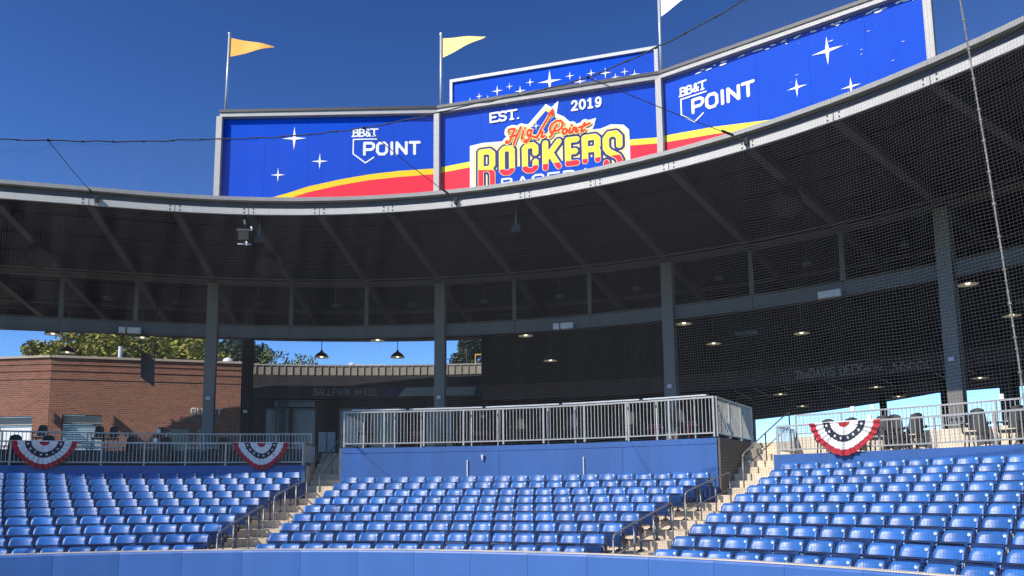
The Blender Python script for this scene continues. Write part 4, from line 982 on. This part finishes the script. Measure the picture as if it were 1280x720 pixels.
# ------------------------------------------------------------------ brick building
def quadwall(root, p0, p1, e0, e1, openings, m, nm='wall', th=0.30):
    """brick wall from p0 to p1 (eye-relative heights), openings [(x0,x1,ea,eb)] left as real holes; own local frame: x along, y away"""
    d = Vector((p1[0] - p0[0], p1[1] - p0[1], 0)); L = d.length; ang = math.atan2(d.y, d.x)
    xs = sorted({0, L, *[o[0] for o in openings], *[o[1] for o in openings]})
    mb = MB()
    for a, b in zip(xs[:-1], xs[1:]):
        if b - a < 1e-4: continue
        cut = [(o[2], o[3]) for o in openings if o[0] <= a + 1e-4 and o[1] >= b - 1e-4]
        zz = e0
        for ca, cb in sorted(cut):
            if ca > zz + 1e-3: mb.box(((a + b) / 2, th / 2, (zz + ca) / 2), (b - a, th, ca - zz))
            zz = cb
        if e1 > zz: mb.box(((a + b) / 2, th / 2, (zz + e1) / 2), (b - a, th, e1 - zz))
    o = bpy.data.objects.new(nm, mesh_of(nm, mb, m)); col.objects.link(o); o.parent = root
    o.location = Vector((p0[0], p0[1], EYE)) - root.location; o.rotation_euler = (0, 0, ang)
    return o, ang, L
def onwall(root, nm, mb, m, p0, ang):
    o = bpy.data.objects.new(nm, mesh_of(nm, mb, m)); col.objects.link(o); o.parent = root
    o.location = Vector((p0[0], p0[1], EYE)) - root.location; o.rotation_euler = (0, 0, ang); return o
Pc = W(115.78, 34, 0); Pl = W(115.78, 34, 0) + (W(120.6, 36.1, 0) - W(115.78, 34, 0)) * 3.2; Pr = W(101.9, 33.6, 0)
root = T('brick_building', 'red brick concession building with pale coping and roller shutters', 'building', (Pc.x, Pc.y, EYE + CONC))
TOP = 6.2
_, angR, LR = quadwall(root, Pc, Pr, CONC, TOP, [(0.55, 2.15, CONC, 3.68)], M['brick'])
_, angL, LL = quadwall(root, Pl, Pc, CONC, TOP, [((Pc - Pl).length - 2.9, (Pc - Pl).length - 0.75, CONC, 3.62)], M['brick'])
for p0, ang, L in ((Pc, angR, LR), (Pl, angL, LL)):
    ext = 0.05
    for nm, z0, z1, pr, m_ in (('coping', TOP, TOP + 0.10, 0.08, 'stone'), ('brick_band', TOP - 0.28, TOP - 0.002, 0.035, 'brick'), ('brick_band', 5.26, 5.32, 0.03, 'brick'), ('brick_band', 5.62, 5.68, 0.03, 'brick')):
        mb = MB(); mb.box((L / 2, (0.30 - pr) / 2 - pr / 2 if nm == 'coping' else -pr / 2, (z0 + z1) / 2), (L + ext * 0, 0.30 + pr if nm == 'coping' else pr, z1 - z0)); onwall(root, nm, mb, M[m_], p0, ang)
# shutters set back in the openings
def shutter(p0, ang, x0, x1, top, dep, m_='shutter'):
    mb = MB(); n = 22
    for i in range(n):
        z0 = CONC + (top - CONC) * i / n; z1 = CONC + (top - CONC) * (i + 1) / n - 0.012
        mb.box(((x0 + x1) / 2, dep, (z0 + z1) / 2), (x1 - x0, 0.03, z1 - z0))
    onwall(root, 'roller_shutter', mb, M[m_], p0, ang)
    mb = MB(); mb.box(((x0 + x1) / 2, dep - 0.06, top - 0.18), (x1 - x0, 0.10, 0.34)); onwall(root, 'shutter_housing', mb, M['frame'], p0, ang)
shutter(Pc, angR, 0.56, 2.14, 3.67, 0.28)
shutter(Pl, angL, LL - 2.89, LL - 0.76, 3.61, 0.40, 'box_w')
mb = MB(); q = [Pl + Vector((0, 0.2, 0)), Pc + Vector((0, 0.2, 0)), Pr + Vector((0, 0.2, 0)), Vector((-8, 44, 0)), Vector((-20, 44, 0))]
n = len(q); mb.add([(p.x, p.y, EYE + 5.9) for p in q] + [(p.x, p.y, EYE + 6.0) for p in q], [tuple(range(n - 1, -1, -1)), tuple(range(n, 2 * n))] + [(i, (i + 1) % n, n + (i + 1) % n, n + i) for i in range(n)])
part('roof', mb, M['dark_wall'], root)
mb = MB(); mb.tube([W(111.4, 35.0, 5.95), W(111.4, 35.0, 7.05)], 0.09, 10); part('vent_pipe', mb, M['box_w'], root)
mb = MB(); mb.lathe([(0, 0), (0.2, 0.02), (0.3, 0.2), (0.2, 0.42), (0, 0.5)], W(103.6, 35, 6.25), 12); mb.tube([W(103.6, 35, 5.95), W(103.6, 35, 6.3)], 0.05, 8); part('roof_vent', mb, M['box_w'], root, True)
mb = MB()
for dx, rr in ((0.55, 0.22), (0.95, 0.2)): mb.lathe([(0, 0), (rr, 0.05), (rr * 1.1, 0.2), (0, 0.38)], W(103.6, 35, 6.2) + Vector((dx, 0, 0)), 10)
mb.tube([W(103.6, 35, 6.3) + Vector((0.2, 0, 0)), W(103.6, 35, 6.35) + Vector((1.1, 0, 0))], 0.06, 6); part('roof_duct', mb, M['steel'], root, True)
# sign letters on the brick
def wall_text(root, s, p0, ang, x, e, w, hgt, gap, stroke, m, y=-0.05, slant=0, serif=0, nm='lettering', hh=0.012):
    tl = text_lines(s, x, e, w, hgt, gap, slant, serif)
    xs = [p[0] for pl in tl for p in pl]
    u = np.arange(min(xs) - 0.1, max(xs) + 0.1, hh); v = np.arange(e - 0.08, e + hgt + 0.08, hh); U, V = np.meshgrid(u, v)
    F = dlines(U, V, tl) - stroke
    mbp = bpy.data.objects.new('tmp', None)
    o = sheet(nm, F, u[0], v[0], hh, m, root, y)
    bpy.data.objects.remove(mbp)
    o.location = Vector((p0[0], p0[1], EYE)) - root.location; o.rotation_euler = (0, 0, ang); return o
xg = (W(105.9, 33.6, 0) - Pc).length
wall_text(root, 'GUEST', Pc, angR, xg, 3.80, 0.19, 0.27, 0.09, 0.028, M['box_w'])
wall_text(root, 'SERVICES', Pc, angR, xg - 0.45, 3.40, 0.16, 0.23, 0.07, 0.022, M['sign_txt'])
for x, w in ((5.4, 0.8), (6.5, 0.7)):
    mb = MB(); mb.box((x, -0.03, 2.5), (w, 0.05, 1.2)); onwall(root, 'notice_window', mb, M['glass'], Pc, angR)

# ------------------------------------------------------------------ storefront with standing-seam parapet
root = T('storefront', 'long dark storefront with tan metal parapet under the sky gap', 'building', W(92, 34, CONC))
mb = MB(); mb.box((0, 0, 0), (0.335, 0.05, 0.44)); mb.box((-0.155, -0.05, 0), (0.035, 0.06, 0.44)); panelm = mesh_of('metal_panel', mb, M['metal_tan'])
a = 101.6; st = math.degrees(0.34 / 34.2)
while a > 82.0:
    inst('metal_panel', panelm, root, W(a, 34.2, 6.04), R_(a - 90)); a -= st
mb = MB(); mb.arc(34.13, 34.5, 6.262, 6.33, 81.7, 101.9, 20); part('parapet_cap', mb, M['metal_grey'], root)
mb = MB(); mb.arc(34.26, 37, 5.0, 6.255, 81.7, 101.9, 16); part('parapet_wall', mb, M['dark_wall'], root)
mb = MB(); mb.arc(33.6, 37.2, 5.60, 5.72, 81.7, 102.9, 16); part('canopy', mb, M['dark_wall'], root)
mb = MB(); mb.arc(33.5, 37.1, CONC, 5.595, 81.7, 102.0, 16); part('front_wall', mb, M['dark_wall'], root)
mb = MB(); mb.arc(33.25, 33.49, 4.58, 5.17, 82.0, 101.6, 16); part('sign_band', mb, M['dark_blue_wall'], root)
for a0, a1 in ((100.3, 98.4), (98.2, 96.3), (94.5, 92.2), (92.0, 89.7), (87.5, 85.2)):
    f = MB(); f.arc(33.4, 33.49, 2.1, 4.15, a0, a1, 2); fo = part('window_frame', f, M['frame_d'], root)
    g = MB(); g.arc(33.38, 33.395, 2.2, 4.05, a0 - 0.12, a1 + 0.12, 2); part('pane', g, M['glass'], (fo, root))
def arc_text(root, s, th0, R, e, w, hgt, gap, stroke, m, slant=0, serif=0, nm='lettering', hh=0.015):
    tl = text_lines(s, 0, e, w, hgt, gap, slant, serif); xs = [p[0] for pl in tl for p in pl]
    u = np.arange(min(xs) - 0.1, max(xs) + 0.1, hh); v = np.arange(e - 0.1, e + hgt + 0.1, hh); U, V = np.meshgrid(u, v)
    o = sheet(nm, dlines(U, V, tl) - stroke, u[0], v[0], hh, m, root, 0)
    for vv in o.data.vertices:
        x, y, z = vv.co; p = W(th0 - math.degrees(x / R), R, z) - root.location; vv.co = p
    return o
arc_text(root, 'BALLPARK WHEEL', 96.5, 33.23, 4.74, 0.165, 0.28, 0.055, 0.024, M['sign_txt'])
for a0, a1, m_ in ((91.0, 90.0, 'sign_blue'), (89.7, 83.5, 'sign_plate')):
    mb = MB()
    V = [W(a0, 33.22, 4.66), W(a1, 33.22, 4.66), W(a1 - 0.2, 33.22, 5.06), W(a0 - 0.6, 33.22, 5.06)]; V += [v * 1.0 + outdir(86) * 0.02 for v in V]
    mb.add(V, [(0, 1, 2, 3), (7, 6, 5, 4), (0, 4, 5, 1), (1, 5, 6, 2), (2, 6, 7, 3), (3, 7, 4, 0)]); part('sponsor_plate', mb, M[m_], root)
mb = MB(); mb.arc(34.8, 35.2, 6.34, 6.46, 91.0, 93.6, 2); mb.lathe([(0, 0), (0.14, 0.02), (0.16, 0.22), (0, 0.30)], W(93.9, 35, 6.3), 10); part('roof_pipe', mb, M['box_w'], root)

# ------------------------------------------------------------------ upper deck building on the right
root = T('deck_building', 'dark building block above the open deck with name lettering along its lower edge', 'building', W(60, 31, CONC))
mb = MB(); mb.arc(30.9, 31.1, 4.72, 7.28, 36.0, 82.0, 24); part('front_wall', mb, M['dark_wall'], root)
mb = MB(); mb.arc(30.55, 30.9, 4.08, 4.74, 36.0, 82.0, 24); part('sign_band', mb, M['sign_maroon'], root)
def radial_edge(th):          # far side of the deck ceiling
    return 45.5 if th > 64.6 else (37.7 + (45.5 - 37.7) * max(0, th - 51.3) / 13.3)
n = 24; V = []; Fc = []
for i in range(n + 1):
    th = 36 + (82 - 36) * i / n; re = radial_edge(th)
    V += [W(th, 30.9, 4.10), W(th, re, 4.10), W(th, re, 4.4), W(th, 30.9, 4.4)]
for i in range(n):
    k = i * 4
    for j in range(4): Fc.append((k + j, k + (j + 1) % 4, k + 4 + (j + 1) % 4, k + 4 + j))
mb = MB(); mb.add(V, Fc); part('deck_ceiling', mb, M['deck'], root)
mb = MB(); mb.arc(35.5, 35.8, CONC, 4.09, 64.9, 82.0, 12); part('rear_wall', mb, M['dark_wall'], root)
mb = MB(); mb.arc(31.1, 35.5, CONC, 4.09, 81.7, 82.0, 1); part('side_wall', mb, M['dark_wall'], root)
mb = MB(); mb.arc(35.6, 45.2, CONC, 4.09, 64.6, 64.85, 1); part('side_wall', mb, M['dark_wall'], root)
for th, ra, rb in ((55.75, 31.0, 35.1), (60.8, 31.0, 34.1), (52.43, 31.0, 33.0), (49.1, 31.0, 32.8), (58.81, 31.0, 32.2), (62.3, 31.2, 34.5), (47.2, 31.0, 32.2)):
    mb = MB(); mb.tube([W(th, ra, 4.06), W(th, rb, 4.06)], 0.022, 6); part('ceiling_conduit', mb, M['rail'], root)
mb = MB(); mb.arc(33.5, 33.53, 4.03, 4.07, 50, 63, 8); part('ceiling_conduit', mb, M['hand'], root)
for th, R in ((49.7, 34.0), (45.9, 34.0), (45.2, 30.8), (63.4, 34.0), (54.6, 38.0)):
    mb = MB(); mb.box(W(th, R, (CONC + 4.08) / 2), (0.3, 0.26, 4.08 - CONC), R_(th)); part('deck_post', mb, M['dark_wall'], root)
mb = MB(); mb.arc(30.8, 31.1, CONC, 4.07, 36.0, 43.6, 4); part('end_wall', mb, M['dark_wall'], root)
arc_text(root, 'The', 57.75, 30.53, 4.26, 0.13, 0.26, 0.045, 0.020, M['sign_txt'], 0.25, 0.03)
arc_text(root, 'DAVIS DECK', 56.7, 30.53, 4.25, 0.145, 0.33, 0.06, 0.024, M['sign_txt'])
arc_text(root, 'on the', 53.15, 30.53, 4.30, 0.075, 0.18, 0.035, 0.013, M['sign_txt'])
scr = [[(0.05 + 0.085 * i + 0.05 * math.cos(i * 2.1), 4.38 + 0.12 * math.sin(i * 1.9)) for i in range(15)], [(0.0, 4.22), (1.25, 4.22)]]
u = np.arange(-0.15, 1.75, 0.015); v = np.arange(4.1, 4.65, 0.015); U, V2 = np.meshgrid(u, v)
o = sheet('script_flourish', dlines(U, V2, scr) - 0.018, u[0], v[0], 0.015, M['sign_txt'], root, 0)
for vv in o.data.vertices:
    x, y, z = vv.co; vv.co = W(51.5 - math.degrees(x / 30.53), 30.53, z) - root.location
# small blue-white glints: angled hanging screens
for th, R, e in ((60.4, 28.2, 5.75), (59.6, 28.2, 5.75), (42.2, 27.5, 5.4)):
    mb = MB(); mb.box(W(th, R, e), (0.03, 0.40 if th > 50 else 0.5, 0.22 if th > 50 else 0.06), R_(th + 25), Matrix.Rotation(R_(40), 3, 'Y'))
    root2 = T('hanging_screen', {60.4: 'small angled screen hung in the dark, nearer the column', 59.6: 'small angled screen hung in the dark, farther from the column', 42.2: 'thin angled screen hung beside the rope'}[th], 'screen', W(th, R, e - 0.2), 'angled screens hung under the roof')
    part('screen', mb, M['shutter'], root2)
    mb = MB(); mb.tube([W(th, R, e + 0.05), W(th, R, RT(R) - 0.01)], 0.012, 5); part('hanger', mb, M['shade'], root2)

# hanging tilted panel before the brick wall
root = T('hanging_sign', 'flat dark panel hung at an angle from the roof before the brick wall', 'panel', W(107.5, 26, 4.0))
A = [W(108.02, 26, 5.40), W(107.0, 26.15, 5.05), W(106.93, 26.15, 4.05), W(107.91, 26, 4.37)]
mb = MB(); V = A + [p + outdir(107) * 0.05 for p in A]; mb.add(V, [(3, 2, 1, 0), (4, 5, 6, 7), (0, 1, 5, 4), (1, 2, 6, 5), (2, 3, 7, 6), (3, 0, 4, 7)]); part('panel', mb, M['recess'], root)
for p in A[:2]:
    mb = MB(); mb.tube([p + outdir(107) * 0.02, Vector((p.x, p.y, EYE + RT(26)))], 0.02, 6); part('hanger', mb, M['shade'], root)

root = T('drinks_cooler', 'pale glass-fronted cooler at the end of the shaded deck by the aisle', 'cooler', W(92.9, 25.6, CONC), None, R_(92.9 - 90))
mb = MB(); mb.box((0, 0, 0.45), (0.66, 0.5, 0.9)); part('cabinet', mb, M['dark_wall'], root, local=True)
for x in (-0.16, 0.16):
    mb = MB(); mb.box((x, -0.262, 0.5), (0.28, 0.02, 0.74)); part('door', mb, M['sign_plate'], root, local=True)
root = T('menu_board', 'dim menu board on the storefront wall beside the door', 'board', W(97.4, 33.3, 4.1))
mb = MB(); mb.arc(33.30, 33.36, 4.18, 4.48, 99.6, 96.4, 4); part('board', mb, M['glass'], root)
mb = MB(); mb.arc(33.285, 33.30, 4.26, 4.28, 99.4, 96.6, 4); part('text_line', mb, M['sign_txt'], root)
# yellow frame on the far roof
root = T('yellow_frame', 'small yellow tubular frame on the far roof beside the conifer', 'frame', W(83.1, 35.6, 6.1))
for t, r, ea, eb in ((83.95, 35.5, 6.1, 7.0), (82.6, 35.5, 6.1, 7.0)):
    mb = MB(); mb.tube([W(t, r, ea), W(t, r, eb)], 0.03, 6); part('upright', mb, M['yellow'], root)
for e in (6.45, 7.0):
    mb = MB(); mb.tube([W(83.95, 35.5, e), W(82.6, 35.5, e)], 0.03, 6); part('crossbar', mb, M['yellow'], root)

# ------------------------------------------------------------------ trees
def tree(th, R, top, cr, lm, lab, n=9000, conic=False, leaf=0.30, sparse=0.0):
    rnd = random.Random(int(th * 100)); base = W(th, R, -EYE)
    root = T('tree', lab, 'tree', base, 'trees beyond the buildings')
    zt = top + EYE; cz = zt - cr * 0.95
    mb = MB(); pts = [base, base + Vector((0.2, 0, cz * 0.5)), base + Vector((0.1, 0.1, cz))]
    segs = 6
    V = []; 
    for i in range(segs):
        a_, b_ = i / segs, (i + 1) / segs
    for i in range(4):
        mb.tube([base + Vector((0, 0, cz * i / 4)), base + Vector((0.05, 0, cz * (i + 1) / 4 + 0.05))], 0.42 - 0.08 * i, 8)
    part('trunk', mb, M['bark'], root)
    mb = MB()
    for i in range(9):
        az = rnd.uniform(0, 2 * PI); z0 = cz * rnd.uniform(0.55, 0.95); Lb = cr * rnd.uniform(0.6, 1.0)
        p0 = base + Vector((0, 0, z0)); p1 = p0 + Vector((math.cos(az) * Lb * 0.5, math.sin(az) * Lb * 0.5, Lb * 0.5)); p2 = p0 + Vector((math.cos(az) * Lb * 0.8, math.sin(az) * Lb * 0.8, Lb * 1.0))
        mb.tube([p0, p1, p2], 0.08, 5)
    part('limbs', mb, M['bark'], root)
    # clumps
    V = []; Fc = []; clumps = []
    for c in range(46):
        while True:
            q = Vector((rnd.uniform(-1, 1), rnd.uniform(-1, 1), rnd.uniform(-1, 1)))
            if 0.25 < q.length < 1: break
        if conic:
            hgt = rnd.random(); rad = (1 - hgt) * 0.75 + 0.05; az = rnd.uniform(0, 2 * PI); q = Vector((math.cos(az) * rad, math.sin(az) * rad, hgt * 2 - 1))
        clumps.append((q * cr * 0.85, cr * rnd.uniform(0.16, 0.34)))
    for i in range(n):
        c, r = clumps[rnd.randrange(len(clumps))]
        d = Vector((rnd.gauss(0, 1), rnd.gauss(0, 1), rnd.gauss(0, 1))).normalized() * r * rnd.random() ** 0.4
        p = base + Vector((0, 0, cz)) + c + d; s_ = leaf * rnd.uniform(0.5, 1.1)
        a_ = Vector((rnd.gauss(0, 1), rnd.gauss(0, 1), rnd.gauss(0, 1))).normalized(); b_ = a_.orthogonal().normalized()
        k = len(V); V += [p - a_ * s_, p + b_ * s_ * 0.5, p + a_ * s_, p - b_ * s_ * 0.5]; Fc.append((k, k + 1, k + 2, k + 3))
    mb = MB(); mb.add(V, Fc); part('crown', mb, M[lm], root)
tree(117.4, 60, 12.2, 3.1, 'leaf_y', 'yellow-green tree beyond the brick corner, edge of the sky', 9000, leaf=0.22)
tree(113.9, 60, 14.2, 5.0, 'leaf_y', 'full yellow-green tree directly behind the white vent pipe', 22000, leaf=0.22)
tree(110.6, 66, 15.0, 4.6, 'leaf_d', 'dark tree in shadow behind the hanging panel', 15000, leaf=0.22)
tree(108.1, 58, 12.2, 3.4, 'leaf_y', 'yellow-topped tree between the hanging panel and the column', 14000, leaf=0.22)
tree(105.7, 62, 13.0, 3.2, 'leaf_d', 'dark green tree behind the roof vent', 11000, leaf=0.22)
tree(103.1, 60, 11.9, 2.5, 'leaf_g', 'thin green treetop just beyond the dark square post', 1500, leaf=0.17)
tree(100.9, 60, 11.6, 1.7, 'leaf_g', 'small green treetop in the sky gap', 1000, leaf=0.16)
tree(88.0, 60, 13.0, 3.0, 'leaf_d', 'dark conifer at the end of the sky gap', 9000, True, leaf=0.2)

# ------------------------------------------------------------------ protective net, cable, ties and lacing rope
CX = [12, 24, 30, 41.2, 55.64, 68, 78.66, 87, 95.3, 108.73, 112.6, 145]; CE = [8.8, 8.45, 8.2, 7.95, 7.80, 7.93, 7.79, 7.72, 7.66, 7.38, 7.26, 6.9]
def cab_e(th): return float(np.interp(th, CX, CE))
def net_R(th, e):
    t = min(1, max(0, (e + 1.1) / 9.0)); k = min(1.0, 6 * t * (1 - t))
    return 12.93 - 0.43 * t + k * (0.05 * math.sin(th * 0.31 + e * 0.7) + 0.035 * math.sin(th * 0.9 - e * 0.5) + 0.02 * math.sin(th * 2.3 + e * 1.9))
def net_th(th, e): return th + 0.22 * math.sin(e * 0.8 + th * 0.13) * 0.5 + 0.06 * math.sin(e * 2.1 + th * 0.7)
root = T('safety_net', 'fine mesh backstop net hanging from the cable in front of the stand', 'net', W(70, 12.9, -1.08))
step = math.degrees(0.0445 / 12.75)
mb = MB(); a = 13.5; rc = 0.00135
while a < 126:
    top = cab_e(a); n = 22
    mb.tube([W(net_th(a, e), net_R(a, e), e) for e in [(-1.09 + (top + 1.09) * i / n) for i in range(n + 1)]], rc, 3, False); a += step
part('upright_cords', mb, M['cord'], root)
mb = MB(); e = -1.07
while e < 8.2:
    ths = np.arange(13.5, 126, 1.1); run = []
    for t in ths:
        ee = e + 0.012 * math.sin(t * 0.5 + e)
        if ee < cab_e(t): run.append(W(net_th(t, ee), net_R(t, ee), ee))
        else:
            if len(run) > 1: mb.tube(run, rc, 3, False)
            run = []
    if len(run) > 1: mb.tube(run, rc, 3, False)
    e += 0.0445
part('level_cords', mb, M['cord'], root)
mb = MB(); rnd = random.Random(3)
mb.tube([W(t, 12.5, cab_e(t) + 0.015 * math.sin(t * 1.7)) for t in np.arange(13, 145, 1.5)], 0.013, 6)
for t in np.arange(14, 124, 2.7): mb.tube([W(t - 0.12, 12.5, cab_e(t)), W(t + 0.12, 12.5, cab_e(t))], 0.021, 6)
solo('net_cable', mb, M['cable'], 'dark steel cable along the top of the net, crossing the sky and signs', 'cable')
for ta, tb, lab in ((108.73, 108.25, 'short tie cable to the roof edge against open sky'), (78.66, 76.16, 'tie cable from the net to the roof edge by the logo panel post'), (55.64, 50.48, 'tie cable crossing the highest sign panel to the roof edge')):
    A_ = W(ta, 12.5, cab_e(ta)); B_ = W(tb, 17.15, 7.88)
    root = T('tie_cable', lab, 'cable', A_, 'tie cables from the net to the roof edge')
    mb = MB(); mb.tube([A_, A_.lerp(B_, 0.5) - Vector((0, 0, 0.03)), B_], 0.009, 6); part('wire', mb, M['cable'], root)
    mb = MB(); mb.tube([A_.lerp(B_, 0.82), A_.lerp(B_, 0.90)], 0.028, 6); part('turnbuckle', mb, M['dark_plastic'], root)
    mb = MB(); mb.box(B_ + Vector((0, 0, -0.03)), (0.10, 0.09, 0.16), R_(tb)); part('anchor', mb, M['dark_plastic'], root)
    mb = MB(); mb.lathe([(0, -0.04), (0.035, 0), (0, 0.04)], A_, 8); part('clamp', mb, M['dark_plastic'], root)
mb = MB(); pts = []
for i in range(70):
    e = 8.6 - i * 9.7 / 69
    t = float(np.interp(e, [-1.1, 1.53, 4.08, 6.33, 8.6], [25.2, 25.62, 26.3, 27.0, 27.75])); pts.append(W(t, 12.82, e))
mb.tube(pts, 0.010, 6)
for i in range(0, 68):
    p, q = pts[i], pts[i + 1]; m_ = p.lerp(q, 0.3); mb.tube([m_, m_.lerp(q, 0.25)], 0.015 + 0.006 * (i % 3 == 0), 6)
solo('lacing_rope', mb, M['rope'], 'thick pale lacing rope running down the net near the frame edge', 'rope')
